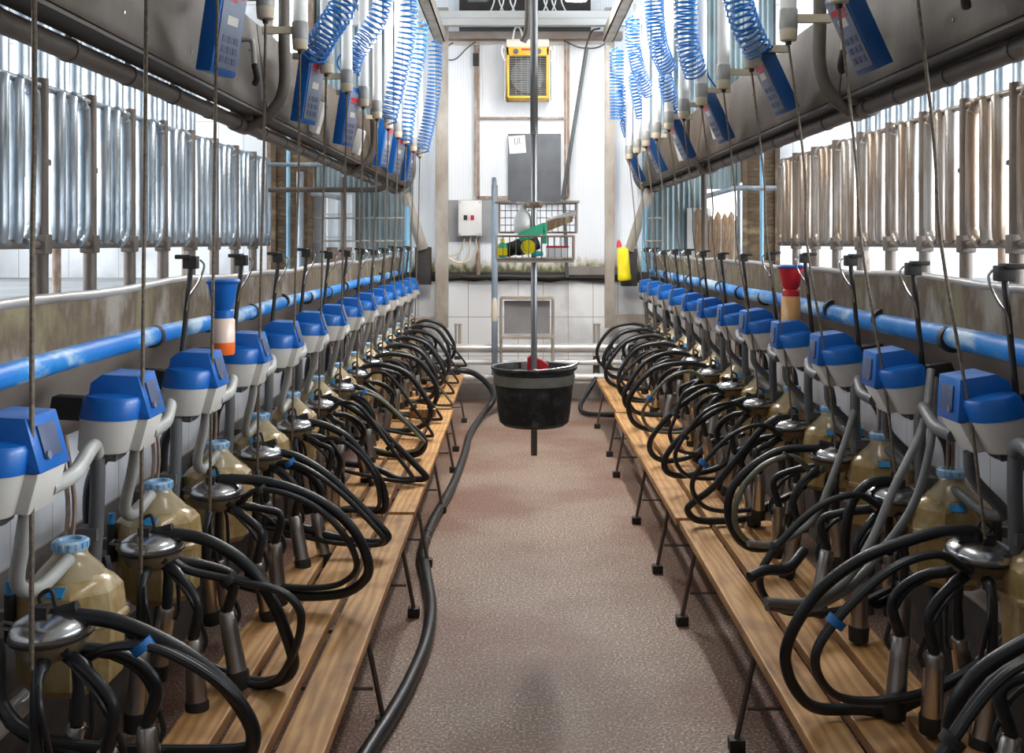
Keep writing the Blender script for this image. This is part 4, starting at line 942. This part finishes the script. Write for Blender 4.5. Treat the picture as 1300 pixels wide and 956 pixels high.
t2 = thing('putty_scraper', at(705, 283, .05), 'brown wedge with a white handle slanting in the upper wire basket', 'tool')
m = MB(); m.prism([(-.055, -.045), (.075, .005), (.08, .03), (.0, .02), (-.05, .0)], 'y', -.012, .012); m.build('blade', 'wood_old', t2, bevel=.003)
m = MB(); m.tube([(-.04, 0, .01), (.09, 0, .045)], [.008, .013], 10); m.build('handle', 'white', t2)
# switch box on grey plate
a, b = P(564, 307, YE - .03), P(626, 254, YE - .03)
tag(MB().bb(0, b.x - a.x, 0, .01, 0, b.z - a.z).build('backing_plate', 'greysheet', loc=(a.x, YE - .045, a.z)), 'grey metal backing plate behind the white switch box', 'plate')
c0 = P(597, 299, YE - .1); t = thing('switch_box', (c0.x, YE - .16, c0.z), 'white wall switch box with a black and a red button', 'switch box')
m = MB(); m.bb(-.115, .115, 0, .11, 0, .35); m.build('housing', 'white', t, bevel=.01)
m = MB(); m.bb(-.118, .118, -.012, .0, -.003, .353); cv = m.build('cover', 'white', t, bevel=.008)
for nm, x_, mt in (('black_switch', -.045, 'dark'), ('red_switch', .025, 'red')): MB().bb(x_ - .018, x_ + .018, -.024, -.012, .155, .205).build(nm, mt, t, bevel=.003)
m = MB()
for x_ in (-.1, .1):
    for z_ in (.015, .335): m.cyl((x_, -.016, z_), (x_, -.011, z_), .008, seg=10)
m.build('screws', 'greysheet', cv)
m = MB()
for x_ in (-.06, 0, .06): m.cyl((x_, .05, -.03), (x_, .05, 0), .014, seg=10)
m.build('cable_glands', 'collar', t)
for pts, lb in (([(590, 303), (585, 318), (572, 325), (562, 318)], 'cream cable curving from the switch box into the corner post'), ([(597, 303), (596, 322), (585, 334), (570, 328), (563, 320)], 'longer cream cable drooping from the middle of the switch box'), ([(604, 303), (605, 318), (597, 330), (584, 333), (572, 330)], 'outermost cream cable loop under the switch box')):
    cable('supply_cable', pts, YE - .1, .010, 'cream', lb, 'cable', 'cables under the switch box')
cable('conduit', [(607, 302), (607, 350)], YE - .05, .022, 'rust', 'brown upright conduit below the switch box', 'pipe')
cable('black_hose', [(585, 350), (600, 352), (640, 351), (700, 352), (722, 350)], YE - .08, .020, 'blackmatt', 'black hose lying along the ledge under the ribbed wall', 'hose')
# ledge blocks
struct(MB().bb(WL, WR, YE - .06, YE, ZP + .0, ZP + .035).build('trim_7', 'dark', smooth=False))
struct(MB().bb(P(722, 0, YE).x, P(800, 0, YE).x, YE - .05, YE - .02, ZP + .035, ZP + .12).build('trim_8', 'concrete', smooth=False))
# pipes in front of the end wall
for nm, y, r, px0, px1, lb in (('wash_pipe', 442, .044, 540, 800, 'thick white pipe across the pit end, topmost of the three'), ('wash_pipe', 460, .026, 545, 800, 'thin pale pipe across the pit end, middle of the three'), ('wash_pipe', 479, .038, 540, 800, 'pale pipe across the pit end, lowest of the three')):
    Yp = 10.55; a, b = P(px0, y, Yp), P(px1, y, Yp); m = MB(); m.tube([(0, 0, 0), (b.x - a.x, 0, 0)], r, 18)
    for px in (569, 700, 757): m.cyl((P(px, 0, Yp).x - a.x - .012, 0, 0), (P(px, 0, Yp).x - a.x + .012, 0, 0), r + .006, seg=18)
    tag(m.build(nm, 'pipewhite', loc=a), lb, 'pipe', 'pipes across the pit end')
for px in (581, 757):
    Yp = 10.6; a = P(px, 438, Yp); h1 = P(0, 413, Yp).z - a.z
    t = thing('pipe_support', a, 'upright pipe stub and clamp at the pit end, %s' % ('near the step ladder' if px < 600 else 'near the shaded benches'), 'support', 'pipe supports at the pit end')
    MB().cyl((-.018, 0, 0), (-.018, 0, h1), .012, seg=10).build('upright', 'frame', t)
    MB().cyl((.02, 0, 0), (.02, 0, h1), .016, seg=10).build('upright', 'frame', t)
    MB().bb(-.035, .04, -.02, .02, h1, h1 + .016).build('top_plate', 'frame', t)
    MB().box((0, -.02, -.22), (.06, .06, .22)).build('clamp', 'dark', t, bevel=.004)
# step ladder
Yl = 9.9; bx = P(636, 0, Yl).x; t = thing('step_ladder', (P(669, 0, Yl).x, Yl, 0), 'small beige step ladder with a grey mesh panel behind the bucket', 'step ladder')
def lx(px): return P(px, 0, Yl).x - P(669, 0, Yl).x
def lz(py): return P(0, py, Yl).z
for px in (636, 702):
    MB().tube([(lx(px), .0, 0), (lx(px), .02, lz(378))], .014, 10).build('side_rail', 'frame', t)
    MB().tube([(lx(px), .45, 0), (lx(px), .05, lz(378))], .010, 8).build('rear_rail', 'frame', t)
for py in (376, 426, 470): MB().bb(lx(636), lx(702), -.04, .10, lz(py + 4), lz(py)).build('tread', 'frame', t, bevel=.004)
MB().bb(lx(640), lx(698), .03, .04, lz(424), lz(382)).build('mesh_panel', 'greysheet', t)
MB().lathe([(.02, 0), (.035, .05), (.02, .2), (.01, .22)], (lx(628), -.02, lz(408)), seg=10, sy=.5).build('hanging_rag', 'cream', t)
Yl = 10.42; zb = P(0, 476, Yl).z; z1 = P(628, 235, Yl).z - zb
m = MB(); m.cyl((0, 0, 0), (0, 0, z1), .031, seg=14); m.cyl((0, 0, z1), (0, 0, z1 + .05), .018, seg=10)
tag(m.build('standing_pole', 'polepale', loc=(P(628, 0, Yl).x, Yl, zb)), 'pale blue-grey upright pole standing beside the wire basket', 'pole')
# yellow bottle
t = thing('spray_bottle', P(793, 356, 10.4), 'yellow bottle with a red cap hanging by the end post', 'bottle')
m = MB(); m.lathe([(.062, 0), (.068, .01), (.066, .05), (.062, .06), (.060, .26), (.055, .30), (.025, .33)], seg=20); m.build('bottle', 'yellowb', t)
m = MB(); m.lathe([(.028, .325), (.022, .37), (.008, .40)], (-.03, 0, 0), seg=14); m.build('red_cap', 'red', t)
t.rotation_euler = (0, math.radians(-4), 0)
# leaning end braces and rubber feet
for s, p0, p1, lb in ((-1, (514, 246), (537, 316), 'on the side of the small window'), (1, (825, 240), (799, 318), 'beside the yellow bottle')):
    a, b = P(*p0, 10.6), P(*p1, 10.7); t = thing('end_brace', b, 'pale thick pipe sloping from the rump rail, ' + lb, 'brace', 'sloping braces at the pit end')
    MB().tube([(0, 0, 0), a - b], .055 if s < 0 else .05, 16).build('pipe', 'frame', t)
    MB().bb(-.08, .08, -.02, .10, -.36, .02).build('rubber_pad', 'dark', t, bevel=.01)
# blue uprights, posts and rails at both platform ends
def upr(name, x0, y0, x1, y1, Y, r, mt, lb, cat='pipe', grp=None): return cable(name, [(x0, y0), (x1, y1)], Y, r, mt, lb, cat, grp)
upr('blue_upright', 366, 352, 366, 170, 10.5, .020, 'skyblue', 'pale blue upright pipe in front of the slatted panel beside the galvanised post')
upr('blue_upright', 517, 345, 517, 262, 10.55, .028, 'skyblue', 'short pale blue upright at the end of the gutter with the floor hose row')
upr('blue_upright', 817, 345, 819, 262, 10.55, .024, 'skyblue', 'short pale blue upright at the gutter end near the yellow bottle')
upr('blue_upright', 967, 335, 967, 180, 10.5, .020, 'skyblue', 'pale blue upright pipe in front of the slatted panel beside the old boards')
upr('galvanised_post', 381, 352, 381, 218, 10.2, .034, 'galv', 'stout galvanised post in front of the slatted panel and the pale blue pipe', 'post')
upr('galvanised_post', 436, 345, 436, 225, 9.6, .026, 'post', 'brown-grey post standing in front of the small window', 'post')
upr('galvanised_post', 894, 345, 894, 222, 9.4, .026, 'post', 'dark post in front of the old boards and white sheet', 'post')
upr('galvanised_post', 939, 345, 939, 232, 10.0, .026, 'galv', 'pale post carrying the bent rail beside the slatted panel', 'post')
upr('cross_rail', 341, 209, 430, 209, 10.0, .020, 'galv', 'upper short horizontal rail beyond the last stall gate', 'rail', 'rails beyond the stall gates')
cable('cross_rail', [(341, 241), (400, 241), (470, 241), (485, 239), (497, 233)], 9.0, .022, 'railpipe', 'lower rail beyond the last gate, bending up to the rump rail', 'rail', 'rails beyond the stall gates')
cable('cross_rail', [(395, 246), (420, 249), (437, 253)], 9.6, .020, 'galv', 'short bent rail joining the galvanised post to the window post', 'rail', 'rails beyond the stall gates')
cable('cross_rail', [(894, 250), (915, 244), (935, 239), (960, 239), (985, 239)], 9.6, .024, 'galv', 'bent galvanised rail in front of the old boards', 'rail', 'rails beyond the stall gates')
for i, (x0, x1, y) in enumerate(((400, 514, 277), (400, 470, 306), (475, 514, 306), (820, 845, 277), (820, 845, 306))):
    upr('thin_bar', x0, y, x1, y, 10.4, .009, 'frame', ['thin upper bar across the small window', 'thin lower bar across the small window', 'thin rusty bar on the corrugated sheet by the window', 'thin upper bar on the corrugated sheet near the yellow bottle', 'thin lower bar on the corrugated sheet near the yellow bottle'][i], 'bar', 'thin bars on the end wall')

# ---------------------------------------------------------------- benches
def bench(x_out, side, y0, y1, label, legs):
    t = thing('wooden_bench', (x_out, y0, 0), label, 'bench', 'slatted benches in the pit')
    w = .405; h = .385; pw = .118; gap = (w - 3 * pw) / 2
    for i in range(3):
        a = side * (i * (pw + gap)); m = MB(); m.bb(a, a + side * pw, .01 + .01 * i, y1 - y0 - .01, h - .035, h); o = m.build('plank', 'wood', t, bevel=.005, smooth=False)
    for ly in legs:
        ly -= y0
        m = MB(); z = h - .036
        m.bb(side * .02, side * (w - .02), ly - .015, ly + .015, z - .012, z)
        m.build('cross_bar', 'post', t)
        for a, o_ in ((.03, -.05), (w - .03, .02)):
            m = MB(); m.tube([(side * a, ly, z - .01), (side * (a + o_), ly + .05, .035)], .009, 8); lg = m.build('leg', 'post', t)
            m = MB(); m.box((side * (a + o_), ly + .05, .02), (.05, .045, .04)); m.build('rubber_foot', 'blackmatt', lg, bevel=.004)
        m = MB(); m.tube([(side * .01, ly + .03, .14), (side * (w - .01), ly + .03, .14)], .006, 6); m.build('stretcher', 'post', t)
    return t
bench(-.457, -1, 1.70, 4.76, 'nearest slatted wooden bench on the floor hose side', (2.3, 3.45, 4.5))
bench(-.457, -1, 4.79, 7.75, 'middle slatted wooden bench on the floor hose side', (5.2, 6.25, 7.35))
bench(-.48, -1, 7.78, 9.75, 'farthest slatted wooden bench, beside the end of the floor hose', (8.1, 9.4))
bench(.715, 1, 1.70, 4.66, 'nearest slatted wooden bench on the shaded side opposite the floor hose', (2.3, 3.3, 4.4))
bench(.705, 1, 4.69, 7.6, 'middle slatted wooden bench on the shaded side opposite the floor hose', (5.1, 6.0, 7.2))
bench(.72, 1, 7.63, 9.5, 'farthest slatted wooden bench, on the shaded side below the yellow bottle', (7.9, 9.1))
# floor hose
R_ = .028
def fl(px, py, z=R_):
    Y = (H - z) * F / (py - VY); return P(px, py, Y)
pts = [fl(440, 1000), fl(470, 950), fl(498, 906), fl(520, 866), fl(541, 815), fl(547, 770), fl(541, 730), fl(537, 700), fl(548, 665), fl(575, 615), fl(590, 575), fl(596, 552), fl(612, 528)]
pts += [P(626, 508, 9.9), P(624, 495, 10.1), P(612, 481, 10.3), P(596, 472, 10.4), P(577, 471, 10.4), P(560, 476, 10.4)]
o0 = pts[0].copy(); t = thing('floor_hose', o0, 'long thick black hose snaking along the pit floor', 'hose')
m = MB(); cp = [p - o0 for p in cr(pts, 8)]; m.tube(cp, .027, 14); m.build('hose', 'black', t)
m = MB()
for q in (59, 61): m.tube([cp[q], cp[q] + (cp[q + 1] - cp[q]).normalized() * .012], .031, 14)
m.build('wire_clamp', 'steel', t)
pts = [P(757, 480, 10.2), P(745, 500, 10.1), P(737, 515, 9.9), P(742, 524, 9.8), P(770, 527, 9.6), P(800, 528, 9.4)]
o0 = pts[0].copy(); m = MB(); m.tube([p - o0 for p in cr(pts, 7)], .022, 10)
tag(m.build('curled_hose', 'black', loc=o0), 'short black hose bending on the floor at the far bench end opposite the floor hose', 'hose')
# red wooden block by the far left bench
m = MB(); m.box((0, 0, 0), (.16, .05, .05)); tag(m.build('wooden_block', 'wood', loc=P(537, 524, 6.6) , bevel=.004), 'small reddish wooden block lying on the floor hose side bench', 'block')
# teat dip cups
def dip(loc, top, liq, body, label, red, sc=1.0, frac=.3):
    t = thing('dip_cup', loc, label, 'dip cup')
    m = MB(); m.lathe([(.034, 0), (.037, .006), (.037, .115 * frac * 2)], seg=24); m.build('liquid_part', liq, t)
    m = MB(); m.lathe([(.0372, .115 * frac * 2), (.0372, .108), (.030, .118)], seg=24); m.build('bottle', body, t)
    m = MB(); m.lathe([(.033, .115), (.033, .138), (.028, .142)], seg=24); m.build('screw_collar', top, t)
    m = MB(); m.lathe([(.026, .142), (.034, .155), (.046, .222), (.050, .224), (.053, .232), (.050, .236), (.044, .228), (.032, .160), (0, .157)], seg=28)
    m.build('cup', top, t)
    m = MB(); m.lathe([(.050, .225), (.055, .231), (.050, .238)], seg=28); m.build('cup_rim', 'blue', t)
    m = MB(); m.tube(cr([(.0, .035, .22), (-.01, .05, .235), (-.02, .065, .22), (-.02, .065, .19)], 5), .004, 6); m.build('hook', top, t)
    t.scale = (sc, sc, sc); return t
dip(P(283, 450, 3.62) + Vector((0, 0, 0)), 'blue', 'orange', 'peach', 'blue dip cup on a bottle half full of orange liquid, beside the blue meters', False, 1.08, .17)
dip(P(1004, 413, 4.62), 'red', 'orange', 'amberb', 'red dip cup on an amber bottle standing on a blue meter', True, 1.10, .06)

# ---------------------------------------------------------------- light, world, camera
w = bpy.data.worlds.new('World'); bpy.context.scene.world = w; w.use_nodes = True
bg = w.node_tree.nodes['Background']; bg.inputs[0].default_value = (.86, .93, 1.0, 1); bg.inputs[1].default_value = 2.6
def area(name, loc, rot, sx, sy, e, col):
    l = bpy.data.lights.new(name, 'AREA'); l.shape = 'RECTANGLE'; l.size = sx; l.size_y = sy; l.energy = e; l.color = col
    o = bpy.data.objects.new(name, l); C.objects.link(o); o.location = loc; o.rotation_euler = rot; return o
# daylight through the side windows
for k, y in enumerate((-.6, 2.4, 5.4, 8.4)):
    area('daylight_right', (6.3, y, 2.8), (0, math.radians(90), 0), 1.7, 2.3, (150, 230, 250, 260)[k], (.86, .93, 1.0))
    area('daylight_left', (-6.15, y, 2.8), (0, math.radians(-90), 0), 1.7, 2.3, (10, 30, 120, 150)[k], (.86, .93, 1.0))
cam = bpy.data.cameras.new('Camera'); co = bpy.data.objects.new('Camera', cam); C.objects.link(co)
co.location = (0, 0, H); co.rotation_euler = (PI / 2, 0, 0)
cam.sensor_width = 36; cam.lens = F / 1300 * 36; cam.shift_x = -5 / 1300; cam.shift_y = -170 / 1300; cam.clip_start = .05
sc = bpy.context.scene; sc.camera = co
sc.view_settings.view_transform = 'Standard'; sc.view_settings.look = 'None'; sc.view_settings.gamma = 1; sc.view_settings.use_curve_mapping = False
sc.view_settings.exposure = 0.42
sc.cycles.use_denoising = True; sc.cycles.max_bounces = 6; sc.cycles.sample_clamp_indirect = 8
